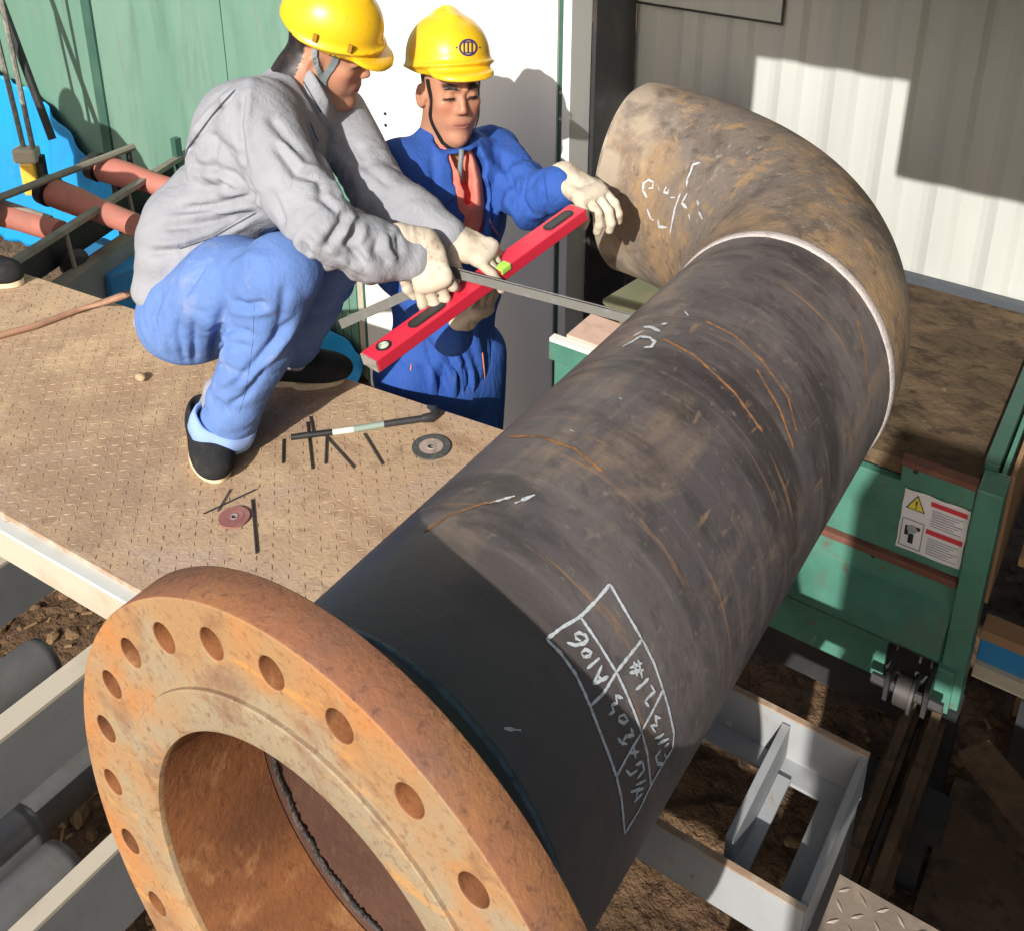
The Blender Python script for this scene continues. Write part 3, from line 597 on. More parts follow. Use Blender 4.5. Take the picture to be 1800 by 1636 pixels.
bm = nb(); obox(bm, c+Vector((-.06, 0, -.09)), (pb2-pa2).normalized(), frame(pb2-pa2)[1], Vector((0, 0, 1)), (pb2-pa2).length/2, .006, .065); obj('bearing_rail', bm, M['black'], k)
for f in (.15, .38, .62, .86):
    q = pa2+(pb2-pa2)*f; bm = nb(); tube(bm, [q, q+Vector((.02, 0, -.16))], .009, 6); obj('upright', bm, M['frame_tan'], k)
qa, qb = at(0, 352, 2, -.37), at(90, 385, 2, -.42)
bm = nb(); tube(bm, [at(-60, 335, 2, -.37), qb], .012, 8); obj('cross_bar', bm, M['frame_tan'], k)
for px_, py_ in ((225, 262),):
    q = at(px_, py_, 2, -.36); bm = nb(); tube(bm, [q, q+Vector((0, 0, -.16))], .013, 6); obj('upright', bm, M['dark_steel'], k)
for z in (-.5,): bx('stop_block', M['green_dark'], k, -2.86, -2.83, 2.1, 2.13, GZ, -.33)
for (x, y) in ((-2.97, 1.3), (-2.97, 1.9)): bx('leg', M['dark_steel'], k, x-.02, x+.02, y-.02, y+.02, GZ, -.377)
for f in (.15, .86):
    q = pa2+(pb2-pa2)*f; bx('leg', M['dark_steel'], k, q.x, q.x+.04, q.y-.02, q.y+.02, GZ, -.74)
for (a, b, lb) in (((92, 338), (235, 395), 'middle of the three salmon rollers in the conveyor'), ((178, 295), (330, 342), 'salmon roller farthest back in the conveyor, nearest the dark seam'), ((-70, 352), (105, 408), 'salmon roller at the left edge of the conveyor')):
    A, B = at(a[0], a[1], 2, -.42), at(b[0], b[1], 2, -.46); dd = B-A; L = dd.length
    t = thing('conveyor_roller', lb, 'roller', (A+B)/2, 'salmon coloured conveyor rollers')
    bm = nb(); tube(bm, [A, A+dd*.04, A+dd*.3, A+dd*.6, B], [.044, .056, .055, .045, .043], 24); o = obj('sleeve', bm, M['pink'], t); shade_auto(o, 50)
    bm = nb(); tube(bm, [A-dd*.10, A-dd*.005], [.060, .062], 24); o = obj('end_cap', bm, M['black'], t); shade_auto(o, 50)
    bm = nb(); tube(bm, [A-dd*.22, A-dd*.101], .018, 10); obj('shaft', bm, M['dark_steel'], t)
    C_ = B+Vector((.05, .0, -.11))
    bm = nb(); lathe(bm, [(0, 0), (.055, 0), (.055, .02), (.03, .03), (.03, .04), (0, .04)], 20, C_, 'X'); o = obj('bearing', bm, M['dark_steel'], t); shade_auto(o)
mb = thing('conveyor_motor', 'blue grey motor housing hidden below the conveyor side beam', 'motor', (-2.3, 1.5, -.9))
q = at(175, 480, 1, 1.55)
bx('housing', M['blue_steel'], mb, q.x-.25, q.x+.06, 1.55, 1.75, -1.0, q.z, bev=.01); bx('base', M['dark_steel'], mb, q.x-.3, q.x+.35, 1.5, 1.9, GZ, -1.003)
# hoist sling
hs = thing('lifting_sling', 'two grey ropes ending in a yellow hook block at upper left', 'sling', dep(40, 260, 3.2))
YR = 1.95
for (a, b) in (((-2, 80), (42, 262)), ((2, 0), (58, 262))):
    bm = nb(); A, B = at(*a, 1, YR), at(*b, 1, YR); A2 = A+(A-B)*2
    tube(bm, [A2, A, (A+B)/2, B], .012, 8); obj('rope', bm, M['rope'], hs)
A = at(0, 0, 1, YR+.05); B = at(62, 165, 1, YR+.05)
bm = nb(); tube(bm, [A+(A-B)*2, A, B, B.lerp(A, -.5)], .018, 10); obj('cable', bm, M['black'], hs)
q = at(47, 272, 1, YR)
bm = nb(); obox(bm, q, Vector((.83, .56, 0)), Vector((-.56, .83, 0)), Vector((0, 0, 1)), .053, .035, .035, bev=.014); obj('shackle', bm, M['cream_steel'], hs)
bm = nb(); obox(bm, q+Vector((0, 0, -.115)), Vector((.83, .56, 0)), Vector((-.56, .83, 0)), Vector((0, 0, 1)), .035, .026, .082, bev=.014); obj('hook_block', bm, M['yellow'], hs)
bm = nb(); obox(bm, q+Vector((.03, .04, -.11)), Vector((.83, .56, 0)), Vector((-.56, .83, 0)), Vector((0, 0, 1)), .02, .02, .10, bev=.008); obj('hook_cheek', bm, M['black'], hs)
# hose
bm = nb(); hp = [at(-60, 606, 2, PZ+.010), at(0, 590, 2, PZ+.010), at(60, 574, 2, PZ+.010), at(130, 548, 2, PZ+.010), at(178, 533, 2, PZ+.012), dep(215, 521, 2.72), dep(246, 513, 2.78), dep(300, 520, 2.95)]
tube(bm, hp, .010, 10); o = obj('hose', bm, M['hose'], None, True); tag(o, 'thin brown hose lying across the left end of the platform', 'hose')

# ------------------------------------------------------------------ the pipe spool
S = 1.16; R = .254; RF = .391; RB = .346; RBO = .241; TF = .056; LP = 1.4197; BEND = .7195
ps = thing('pipe_spool', 'large dark rusty steel pipe with bolted flange and ninety degree elbow', 'pipe', (0, 0, 0))
def flange_part():
    cu = bpy.data.curves.new('f', 'CURVE'); cu.dimensions = '2D'; cu.fill_mode = 'BOTH'; cu.extrude = TF/2-.002; cu.bevel_depth = .002; cu.bevel_resolution = 1
    def circ(cx, cy, r, n):
        s = cu.splines.new('POLY'); s.points.add(n-1); s.use_cyclic_u = True
        for i in range(n): s.points[i].co = (cx+r*math.cos(2*math.pi*i/n), cy+r*math.sin(2*math.pi*i/n), 0, 1)
    circ(0, 0, RF-.002, 160); circ(0, 0, .275, 96)
    for i in range(24):
        a = 3.6796-i*math.pi/12; circ(RB*math.cos(a), RB*math.sin(a), .0195, 28)
    co = bpy.data.objects.new('f', cu); COL.objects.link(co)
    bpy.context.view_layer.update()
    me = bpy.data.meshes.new_from_object(co.evaluated_get(bpy.context.evaluated_depsgraph_get()))
    bpy.data.objects.remove(co); bm = nb(); bm.from_mesh(me)
    for v in bm.verts:
        x, y, z = v.co; v.co = (x, z+TF/2, y*S)
    bmesh.ops.remove_doubles(bm, verts=bm.verts, dist=1e-5)
    bmesh.ops.recalc_face_normals(bm, faces=bm.faces)
    me = bpy.data.meshes.new('flange'); bm.to_mesh(me)
    # rim faces take the rim material
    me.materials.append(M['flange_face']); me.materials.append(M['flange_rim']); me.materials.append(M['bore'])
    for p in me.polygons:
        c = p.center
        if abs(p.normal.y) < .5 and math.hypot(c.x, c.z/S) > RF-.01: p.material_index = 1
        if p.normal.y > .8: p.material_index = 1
        if abs(p.normal.y) < .5 and math.hypot(c.x, c.z/S) < RF-.012: p.material_index = 2  # hole walls get the darker bore rust in place of their shade
    bm.free(); o = link('flange', me, None, ps); return o
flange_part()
NS = 160
bm = nb(); lathe(bm, [(.2765, .004), (.292, .004), (.292, -.0045), (.290, -.006), (.250, -.006), (.2435, -.003), (.2415, .003), (.2412, .16)], NS, zs=S); o = obj('raised_face', bm, M['flange_face'], ps)
shade_auto(o, 30)
o.data.materials.append(M['bore'])
for p in o.data.polygons:
    if math.hypot(p.center.x, p.center.z/S) < .2425 and abs(p.normal.y) < .3: p.material_index = 1
bm = nb(); lathe(bm, [(.2755, .0562), (.285, .0566), (.283, .066), (.272, .085), (.260, .115), (.2560, .156)], NS, zs=S); o = obj('hub', bm, M['dark_steel'], ps); shade_auto(o, 40)
def bead(name, y, r, w_, h, m, n=420, inner=False, amp=.25):
    bm = nb(); prev = None; first = None
    for k_ in range(n):
        a = 2*math.pi*k_/n; j = random.uniform(-1, 1)*amp*h; yo = w_*amp*(.3*math.sin(a*23)+random.uniform(-.3, .3))
        rr_ = []
        for q in range(7):
            f = math.pi*q/6; rad = r+(-1 if inner else 1)*((h+j)*math.sin(f)-.001); rr_.append(bm.verts.new((rad*math.cos(a), y+yo-w_/2*math.cos(f), rad*math.sin(a)*S)))
        if prev:
            for q in range(6): bm.faces.new((prev[q], prev[q+1], rr_[q+1], rr_[q]))
        else: first = rr_
        prev = rr_
    for q in range(6): bm.faces.new((prev[q], prev[q+1], first[q+1], first[q]))
    return obj(name, bm, m, ps, True)
bead('hub_weld', .160, R+.001, .012, .0035, M['weld_blue'], amp=.05)
bead('root_weld', .172, .2408, .010, .0035, M['weld_dark'], inner=True, amp=.35)
bead('elbow_weld', LP, R+.0005, .030, .0050, M['weld'], amp=.06)
bm = nb(); lathe(bm, [(R+.001, .160), (R+.0006, .3), (R+.0002, .6), (R, .9), (R, LP)], NS, zs=S); o2 = obj('pipe', bm, M['pipe'], ps, True)
for i in range(24):
    a = 3.6796-i*math.pi/12; bm = nb(); disc(bm, (RB*math.cos(a), .050, RB*math.sin(a)*S), .0193, .003, 24, Y=Vector((0, 0, 1)), Z=Vector((0, 1, 0)), ry=.0193*S); obj('hole_plug', bm, M['flange_face'], ps)
bm = nb(); lathe(bm, [(.2405, .161), (.2405, .7), (.2405, LP)], 96, zs=S); obj('pipe_inside', bm, M['bore_pipe'], ps, True)
def torus(bm, r, th0, th1, n, m, rs=None):
    V_ = []
    for i in range(n+1):
        th = th0+(th1-th0)*i/n; row = []
        rr_ = r if rs is None else rs(i/n)
        for j in range(m):
            a = 2*math.pi*j/m; u = rr_*math.cos(a)   # u along outward radial
            rad = BEND+u
            row.append(bm.verts.new((-BEND+rad*math.cos(th), LP+rad*math.sin(th), rr_*math.sin(a)*S)))
        V_.append(row)
    for a, b in zip(V_, V_[1:]):
        for j in range(m): bm.faces.new((a[j], a[(j+1) % m], b[(j+1) % m], b[j]))
    return V_
bm = nb(); torus(bm, .2558, 0, math.radians(88.5), 80, 120); o3 = obj('elbow', bm, M['elbow'], ps, True)
am = o3.data.color_attributes.new('endmask', 'FLOAT_COLOR', 'POINT')
for i, v in enumerate(o3.data.vertices):
    f = (math.degrees(math.atan2(v.co.y-LP, v.co.x+BEND))-62)/20; am.data[i].color = (f, f, f, 1)
def endmix():
    t = M['elbow'].node_tree; b_ = t.nodes['Principled BSDF']; src = b_.inputs['Base Color'].links[0].from_socket
    a = nd(t, 'ShaderNodeAttribute', attribute_name='endmask'); tc = nd(t, 'ShaderNodeTexCoord'); n = nd(t, 'ShaderNodeTexNoise'); n.inputs['Scale'].default_value = 11; n.inputs['Detail'].default_value = 8
    t.links.new(tc.outputs['Object'], n.inputs['Vector'])
    ad = nd(t, 'ShaderNodeMath', operation='MULTIPLY_ADD'); ad.inputs[1].default_value = 3.2; t.links.new(n.outputs[0], ad.inputs[0]); t.links.new(a.outputs['Fac'], ad.inputs[2])
    mr = nd(t, 'ShaderNodeMapRange'); mr.inputs[1].default_value = 2.15; mr.inputs[2].default_value = 2.85; mr.inputs[4].default_value = .8; t.links.new(ad.outputs[0], mr.inputs[0])
    mx = nd(t, 'ShaderNodeMix', data_type='RGBA'); t.links.new(mr.outputs[0], mx.inputs[0]); t.links.new(src, mx.inputs[6]); mx.inputs[7].default_value = (.40, .33, .25, 1); t.links.new(mx.outputs[2], b_.inputs['Base Color'])
endmix()
bm = nb(); torus(bm, .25, math.radians(88.5), math.radians(90), 3, 120, rs=lambda f: .2556-.010*f); obj('bevel_end', bm, M['elbow_end'], ps, True)
bm = nb(); torus(bm, .241, 0, math.radians(90), 40, 72); obj('elbow_inside', bm, M['bore_pipe'], ps, True)
bm = nb(); V2 = torus(bm, .25, math.radians(89.99), math.radians(90), 1, 120, rs=lambda f: .2456-.0046*f); obj('end_face', bm, M['elbow_end'], ps)
BP = bvh_of([o2, o3])
def strokes(name, m, polys, wid, jit=.25, off=.0012):
    for q in polys:
        bm = nb(); surf_stroke(bm, BP, q, wid, off, jit=jit); obj(name, bm, m, ps, norm=False)
cz = lambda L: [(940+x/3.408, 1000+y/3.408) for x, y in L]
strokes('chalk_line', M['chalk'], [cz(q) for q in (
    [(68, 420), (160, 350), (270, 285), (360, 195), (448, 90)], [(448, 90), (540, 250), (640, 420)], [(640, 420), (560, 520), (485, 615)],
    [(68, 420), (150, 500), (240, 625), (290, 730), (328, 820)], [(328, 820), (410, 740), (485, 615)], [(270, 285), (370, 430), (485, 615), (540, 730), (590, 850), (640, 985)],
    [(640, 420), (710, 560), (765, 720)], [(765, 720), (700, 850), (640, 960)], [(765, 720), (800, 840), (830, 980), (822, 1070)],
    [(328, 820), (390, 980), (440, 1110), (485, 1240)], [(485, 1240), (560, 1100), (630, 985)], [(640, 985), (670, 1100), (692, 1290)],
    [(485, 1240), (515, 1370), (535, 1580)], [(535, 1580), (620, 1440), (692, 1290), (760, 1170), (822, 1070)])], .0042)
strokes('chalk_letter_stroke', M['chalk'], [cz(q) for q in (
    [(190, 440), (240, 455), (290, 445), (315, 420), (300, 395), (265, 380), (238, 392), (245, 415), (275, 430)],
    [(275, 500), (300, 480), (335, 495), (325, 520), (290, 525), (275, 500)], [(310, 595), (345, 565), (385, 530)],
    [(440, 640), (345, 690)], [(345, 690), (400, 575)], [(365, 630), (410, 670)], [(440, 640), (420, 655)],
    [(525, 770), (480, 755), (490, 800), (455, 810)], [(455, 810), (470, 850), (440, 870)], [(500, 880), (530, 870), (555, 900), (530, 920), (500, 905), (500, 880)],
    [(570, 950), (590, 990), (540, 1000), (520, 1040), (550, 1045)], [(490, 1010), (520, 1040)],
    [(565, 590), (640, 560)], [(565, 620), (650, 600)], [(590, 550), (610, 640)], [(615, 540), (640, 650)], [(600, 720), (640, 690), (680, 650)],
    [(690, 690), (715, 730), (680, 760), (655, 790), (680, 820)],
    [(750, 890), (715, 880), (730, 930), (690, 935), (720, 975)], [(715, 1010), (745, 1000), (770, 980)], [(730, 1045), (800, 1010)], [(770, 1060), (800, 1040)],
    [(750, 1080), (720, 1120), (730, 1160), (765, 1165), (785, 1130), (770, 1100)],
    [(560, 1100), (620, 1090)], [(590, 1060), (600, 1130)], [(540, 1200), (570, 1230), (610, 1200)], [(600, 1170), (640, 1150), (650, 1200), (610, 1250)], [(600, 1290), (660, 1260)], [(570, 1330), (650, 1310)], [(590, 1390), (640, 1340)], [(620, 1300), (600, 1370)])], .0042)
cz2 = lambda L: [(1040+x/4.088, 250+y/4.088) for x, y in L]
strokes('chalk_scribble', M['chalk'], [cz2(q) for q in (
    [(400, 400), (370, 350), (375, 300), (410, 272), (445, 290), (440, 330), (410, 335)], [(480, 320), (490, 350)], [(540, 320), (520, 360), (550, 370), (555, 340)], [(570, 400), (600, 400)],
    [(400, 480), (430, 560), (450, 560)], [(480, 560), (485, 610), (545, 615)], [(640, 370), (600, 480), (580, 580), (565, 660)], [(690, 370), (650, 440), (690, 480)], [(700, 520), (710, 560)],
    [(760, 420), (770, 460)], [(780, 150), (730, 165), (715, 210), (690, 270), (685, 320)], [(770, 500), (800, 560)],
    [(375, 1330), (430, 1335), (490, 1365)], [(220, 1475), (290, 1440), (350, 1400), (420, 1410), (455, 1440), (430, 1475), (375, 1480)], [(500, 1315), (545, 1305)], [(300, 1400), (370, 1360)])], .0070, jit=.4)
strokes('rust_streak', M['rust_mark'], [[(1240, 565), (1290, 590), (1340, 635), (1385, 700), (1400, 760)], [(1165, 596), (1220, 625), (1290, 690), (1340, 760)], [(890, 768), (950, 768), (1010, 790), (1060, 830)],
    [(1505, 560), (1518, 610), (1527, 690)], [(745, 935), (790, 905), (850, 885), (905, 872)], [(1330, 650), (1370, 720), (1395, 790)], [(1005, 640), (1030, 625)]], .0050, jit=.45, off=.0008)
strokes('scratch_mark', M['chalk'], [[(860, 885), (905, 872)], [(1002, 757), (1010, 760)], [(1204, 549), (1210, 556)], [(1088, 700), (1093, 703)], [(905, 885), (940, 870)], [(885, 1280), (915, 1283)]], .004, jit=.8)

# ------------------------------------------------------------------ tools on the platform
def on(px_, py_, dz=0.): p = at(px_, py_, 2, PZ); p.z += dz; return p
def tool_disc(name, lb, cx_, cy_, r_, m, lab):
    c = on(cx_, cy_, .002); t = thing(name, lb, 'disc', c)
    bm = nb(); lathe(bm, [(r_*.16, 0), (r_, 0), (r_, .004), (r_*.45, .0032), (r_*.16, .0012), (r_*.16, 0)], 40, c, 'Z'); obj('abrasive', bm, m, t)
    bm = nb(); lathe(bm, [(r_*.18, .0034), (r_*.62, .0045)], 40, c, 'Z'); obj('label_ring', bm, lab, t)
    bm = nb(); lathe(bm, [(r_*.15, .0046), (r_*.24, .0055), (r_*.24, .001), (r_*.15, .001)], 20, c, 'Z'); obj('centre_ring', bm, M['ring'], t)
tool_disc('grinding_disc', 'worn dark grinding disc lying near the back edge of the platform', 758, 788, .047, M['disc_dark'], M['disc_label'])
tool_disc('cutting_disc', 'small red brown cutting disc lying in front of the shoe', 412, 911, .034, M['disc_red'], M['disc_red'])
hm = thing('chipping_hammer', 'chipping hammer with black and white taped handle and hooked head', 'hammer', on(640, 758))
hp = [(512, 776), (585, 767), (622, 762), (675, 753), (752, 742)]
HP = [on(*q, .012) for q in hp]
for i, (mm, nm_) in enumerate(((M['black'], 'handle_grip'), (M['tape'], 'white_tape'), (M['gtape'], 'handle'), (M['dark_steel'], 'shaft'))):
    bm = nb(); tube(bm, [HP[i], HP[i+1]], .0075+.0004*i, 12); o = obj(nm_, bm, mm, hm); shade_auto(o)
E_ = [on(*q, .012) for q in ((742, 743), (758, 741), (766, 735), (764, 726), (752, 722))]
bm = nb(); tube(bm, E_, [.010, .013, .013, .010, .005], 12); o = obj('head', bm, M['dark_steel'], hm); shade_auto(o, 50)
rods = [((498, 775), (497, 816), 'shortest rod, left of the hammer grip'), ((540, 745), (549, 826), 'rod crossing under the black hammer grip'), ((574, 770), (572, 817), 'short rod just right of the hammer grip'),
        ((575, 772), (622, 824), 'slanting rod below the white tape of the hammer'), ((640, 765), (672, 818), 'slanting rod nearest the grinding disc'), ((443, 880), (451, 974), 'long rod right of the red brown disc'),
        ((405, 862), (383, 900), 'thin bent rod between the shoe and the red brown disc'), ((358, 905), (450, 862), 'very thin wire left of the red brown disc'), ((545, 735), (552, 768), 'rod end behind the hammer handle')]
for a, b, lb in rods:
    bm = nb(); tube(bm, [on(*a, .004), on(*b, .004)], .0017 if 'thin' in lb else .0024, 6); o = obj('welding_rod', bm, M['dark_steel'], None); tag(o, lb, 'rod', 'rods scattered on the platform')
c = on(248, 669, .010); bm = nb(); bmesh.ops.create_icosphere(bm, subdivisions=2, radius=.014, matrix=Matrix.Translation(c) @ Matrix.Diagonal((1.3, .9, .75, 1)))
for v in bm.verts: v.co += Vector([random.uniform(-.0015, .0015) for _ in range(3)])
o = obj('pebble', bm, M['stone'], None, True); tag(o, 'small tan pebble lying alone on the platform', 'pebble')

M['slot'] = mat('helmet_slot', (.35, .18, .01, 1), .6)
# ------------------------------------------------------------------ implicit-surface modeller for bodies, clothes and hands
_rng = np.random.RandomState(5); _lat = _rng.rand(32, 32, 32).astype(np.float32)
def vnoise(p):
    i = np.floor(p).astype(np.int32); f = (p-i).astype(np.float32); f = f*f*(3-2*f); r = 0
    for dx in (0, 1):
        for dy in (0, 1):
            for dz in (0, 1):
                r = r+_lat[(i[..., 0]+dx) & 31, (i[..., 1]+dy) & 31, (i[..., 2]+dz) & 31]*(f[..., 0] if dx else 1-f[..., 0])*(f[..., 1] if dy else 1-f[..., 1])*(f[..., 2] if dz else 1-f[..., 2])
    return r
A_ = lambda v: np.array(v, np.float32)
class Blob:
    def __init__(s, lo, hi, h):
        s.lo = A_(lo); s.h = h; s.n = np.ceil((A_(hi)-s.lo)/h).astype(int)+1
        s.v = np.full(s.n, .5, np.float32)
    def _sub(s, lo, hi, m):
        a = np.clip(np.floor((A_(lo)-m-s.lo)/s.h).astype(int), 0, s.n-1); b = np.clip(np.ceil((A_(hi)+m-s.lo)/s.h).astype(int)+1, 1, s.n)
        sl_ = tuple(slice(x, y) for x, y in zip(a, b))
        ax = [s.lo[k]+s.h*np.arange(a[k], b[k], dtype=np.float32) for k in range(3)]
        return sl_, np.stack(np.meshgrid(*ax, indexing='ij'), -1)
    def _mix(s, sl_, d, k, sub=False, band=None):
        c = s.v[sl_]
        if sub:
            d = -d; hh = np.maximum(k-np.abs(c-d), 0)/max(k, 1e-6); s.v[sl_] = np.maximum(c, d)+hh*hh*k*.25
        else:
            hh = np.maximum(k-np.abs(c-d), 0)/max(k, 1e-6); s.v[sl_] = np.minimum(c, d)-hh*hh*k*.25
    def cap(s, a, b, ra, rb=None, k=.02, sub=False):
        rb = ra if rb is None else rb; a, b = A_(a), A_(b); R_ = max(ra, rb)
        sl_, p = s._sub(np.minimum(a, b)-R_, np.maximum(a, b)+R_, k+3*s.h)
        if p.size == 0: return s
        ab = b-a; t = np.clip(((p-a)@ab)/max(float(ab@ab), 1e-9), 0, 1)
        s._mix(sl_, np.linalg.norm(p-a-t[..., None]*ab, axis=-1)-(ra+(rb-ra)*t), k, sub); return s
    def chain(s, pts, rs, k=.02, sub=False):
        for i in range(len(pts)-1): s.cap(pts[i], pts[i+1], rs[i], rs[i+1], k, sub)
        return s
    def ell(s, c, r, F=None, k=.02, sub=False):
        """F: 3x3 rows = local axes in world"""
        c, r = A_(c), A_(r); F_ = np.eye(3, dtype=np.float32) if F is None else A_(F)
        ext = np.abs(F_.T)@r; sl_, p = s._sub(c-ext, c+ext, k+3*s.h)
        if p.size == 0: return s
        q = (p-c)@F_.T; k0 = np.linalg.norm(q/r, axis=-1); k1 = np.linalg.norm(q/(r*r), axis=-1)
        s._mix(sl_, k0*(k0-1)/np.maximum(k1, 1e-6), k, sub); return s
    def rbox(s, c, hs, F=None, rd=.01, k=.01, sub=False):
        c, hs = A_(c), A_(hs); F_ = np.eye(3, dtype=np.float32) if F is None else A_(F)
        ext = np.abs(F_.T)@hs; sl_, p = s._sub(c-ext, c+ext, k+3*s.h)
        if p.size == 0: return s
        q = np.abs((p-c)@F_.T)-(hs-rd); s._mix(sl_, np.linalg.norm(np.maximum(q, 0), axis=-1)+np.minimum(q.max(-1), 0)-rd, k, sub); return s
    def fold(s, c, rad, axis, fa, fp, amp, seed=0., sharp=1.):
        """creases running across the given axis, fading out with distance from c"""
        c = A_(c); sl_, p = s._sub(c-rad, c+rad, 0)
        if p.size == 0: return s
        d = np.linalg.norm(p-c, axis=-1)/rad; mk = np.clip(1-d, 0, 1); mk = mk*mk*(3-2*mk); near = (np.abs(s.v[sl_]) < .05)
        u = A_(Vector(axis).normalized()); q = p[near]
        al = q@u; pr = q-al[:, None]*u; w_ = vnoise(q*7+seed)*1.3
        n1 = vnoise(pr*fp+(u*al[:, None]*fa)+w_[:, None]+seed*3.1)
        rg = 1-np.abs(2*n1-1); rg = rg**sharp
        v = s.v[sl_]; v[near] += (rg-.5)*amp*mk[near]; s.v[sl_] = v; return s
    def cut(s, c, nrm):
        """remove everything on the side the normal points to"""
        p = s._sub(s.lo, s.lo+s.h*(s.n-1), 0)[1]; d = (p-A_(c))@A_(Vector(nrm).normalized()); s.v = np.maximum(s.v, d); return s
    def mesh(s, name, m, parent, smooth_it=1):
        v = s.v; ins = v < 0; nx, ny, nz = s.n
        cs = np.zeros((nx-1, ny-1, nz-1), np.int8)
        for dx in (0, 1):
            for dy in (0, 1):
                for dz in (0, 1): cs += ins[dx:nx-1+dx, dy:ny-1+dy, dz:nz-1+dz]
        act = np.argwhere((cs > 0) & (cs < 8)); idx = np.full(cs.shape, -1, np.int32); idx[tuple(act.T)] = np.arange(len(act))
        acc = np.zeros((len(act), 3)); cnt = np.zeros(len(act))
        for ax in range(3):
            o1_, o2_ = [k_ for k_ in range(3) if k_ != ax]
            for a in (0, 1):
                for b in (0, 1):
                    A0 = act.copy(); A0[:, o1_] += a; A0[:, o2_] += b; A1 = A0.copy(); A1[:, ax] += 1
                    va, vb = v[tuple(A0.T)], v[tuple(A1.T)]; cr = (va < 0) != (vb < 0)
                    t = np.where(cr, va/np.where(cr, va-vb, 1), 0); P_ = A0.astype(float); P_[:, ax] += t
                    acc[cr] += P_[cr]; cnt[cr] += 1
        co_ = (acc/cnt[:, None])*s.h+s.lo; quads = []
        for ax in range(3):
            o1_, o2_ = [k_ for k_ in range(3) if k_ != ax]
            lo_ = [slice(1, -1)]*3; lo_[ax] = slice(0, -1); hi_ = list(lo_); hi_[ax] = slice(1, None)
            A0, A1 = ins[tuple(lo_)], ins[tuple(hi_)]
            e = np.argwhere(A0 != A1); fl_ = A0[tuple(e.T)]; e = e+1; e[:, ax] -= 1
            q = []
            for (a, b) in ((-1, -1), (0, -1), (0, 0), (-1, 0)):
                c = e.copy(); c[:, o1_] += a; c[:, o2_] += b; q.append(idx[tuple(c.T)])
            q = np.stack(q, 1); rev = fl_ if ax != 1 else ~fl_; q[~rev] = q[~rev][:, ::-1]; quads.append(q)
        q = np.concatenate(quads); q = q[(q >= 0).all(1)]
        for _ in range(smooth_it):
            ac = np.zeros_like(co_); ct = np.zeros(len(co_))
            for a in range(4):
                b = (a+1) % 4
                np.add.at(ac, q[:, a], co_[q[:, b]]); np.add.at(ct, q[:, a], 1)
            co_ = co_*.5+.5*ac/np.maximum(ct, 1)[:, None]
        me = bpy.data.meshes.new(name); me.vertices.add(len(co_)); me.vertices.foreach_set('co', co_.astype(np.float32).ravel())
        me.loops.add(q.size); me.loops.foreach_set('vertex_index', q.astype(np.int32).ravel())
        me.polygons.add(len(q)); me.polygons.foreach_set('loop_start', np.arange(0, q.size, 4, dtype=np.int32)); me.polygons.foreach_set('loop_total', np.full(len(q), 4, np.int32))
        me.update(calc_edges=True); me.validate()
        return link(name, me, m, parent, True)
def sculpt(o, strokes_):
    """press creases (depth > 0) or raise ridges (depth < 0) into a garment along surface paths"""
    bv = tob(o); me = o.data; n = len(me.vertices); co_ = np.empty(n*3, np.float32); me.vertices.foreach_get('co', co_); co_ = co_.reshape(-1, 3)
    nn = np.empty(n*3, np.float32); me.vertices.foreach_get('normal', nn); nn = nn.reshape(-1, 3); dsp = np.zeros(n, np.float32)
    for px, w_, dpt in strokes_:
        pts = []
        for a, b in zip(px, px[1:]):
            m_ = max(1, int(math.hypot(b[0]-a[0], b[1]-a[1])/6)); pts += [(a[0]+(b[0]-a[0])*k_/m_, a[1]+(b[1]-a[1])*k_/m_) for k_ in range(m_)]
        pts.append(px[-1]); P_ = [h_[0] for h_ in (bv.ray_cast(CAM, ray(*q).normalized()) for q in pts) if h_[0] is not None]
        if len(P_) < 2: continue
        P_ = A_(P_); best = np.full(n, 9., np.float32); tt = np.zeros(n, np.float32); L_ = len(P_)-1
        lo_, hi_ = P_.min(0)-3*w_, P_.max(0)+3*w_; sel = np.where(((co_ > lo_) & (co_ < hi_)).all(1))[0]; c_ = co_[sel]; bb_ = best[sel]; t2 = tt[sel]
        for i in range(L_):
            a, ab = P_[i], P_[i+1]-P_[i]; t = np.clip(((c_-a)@ab)/max(float(ab@ab), 1e-9), 0, 1); d_ = np.linalg.norm(c_-a-t[:, None]*ab, axis=1)
            m_ = d_ < bb_; bb_[m_] = d_[m_]; t2[m_] = (i+t[m_])/L_
        f = np.exp(-(bb_/w_)**2)*np.clip(np.minimum(t2, 1-t2)*5+.15, 0, 1)
        dsp[sel] -= f*dpt
    co_ += nn*dsp[:, None]; me.vertices.foreach_set('co', co_.ravel()); me.update()
def tob(o): return BVHTree.FromPolygons([v.co for v in o.data.vertices], [list(p.vertices) for p in o.data.polygons])
def along(parent, target, name, m, px, wid, off=.002, rad=None, step=4.):
    """a seam, strap or crease laid on the surface of a garment along a path"""
    bv = target if isinstance(target, BVHTree) else tob(target); pts = []
    for a, b in zip(px, px[1:]):
        n = max(1, int(math.hypot(b[0]-a[0], b[1]-a[1])/step))
        pts += [(a[0]+(b[0]-a[0])*k_/n, a[1]+(b[1]-a[1])*k_/n) for k_ in range(n)]
    pts.append(px[-1]); P_ = []
    for q in pts:
        h_ = bv.ray_cast(CAM, ray(*q).normalized())
        if h_[0] is not None: P_.append(h_[0]-ray(*q).normalized()*off)
    if len(P_) < 2: return
    bm = nb(); tube(bm, P_, [wid*.35]+[wid]*(len(P_)-2)+[wid*.35] if len(P_) > 2 else wid, 6)
    return obj(name, bm, m, parent, True)
def basis3(fwd, up):
    f = Vector(fwd).normalized(); s = f.cross(Vector(up)).normalized(); u = s.cross(f)
    return s, f, u      # right, forward, up

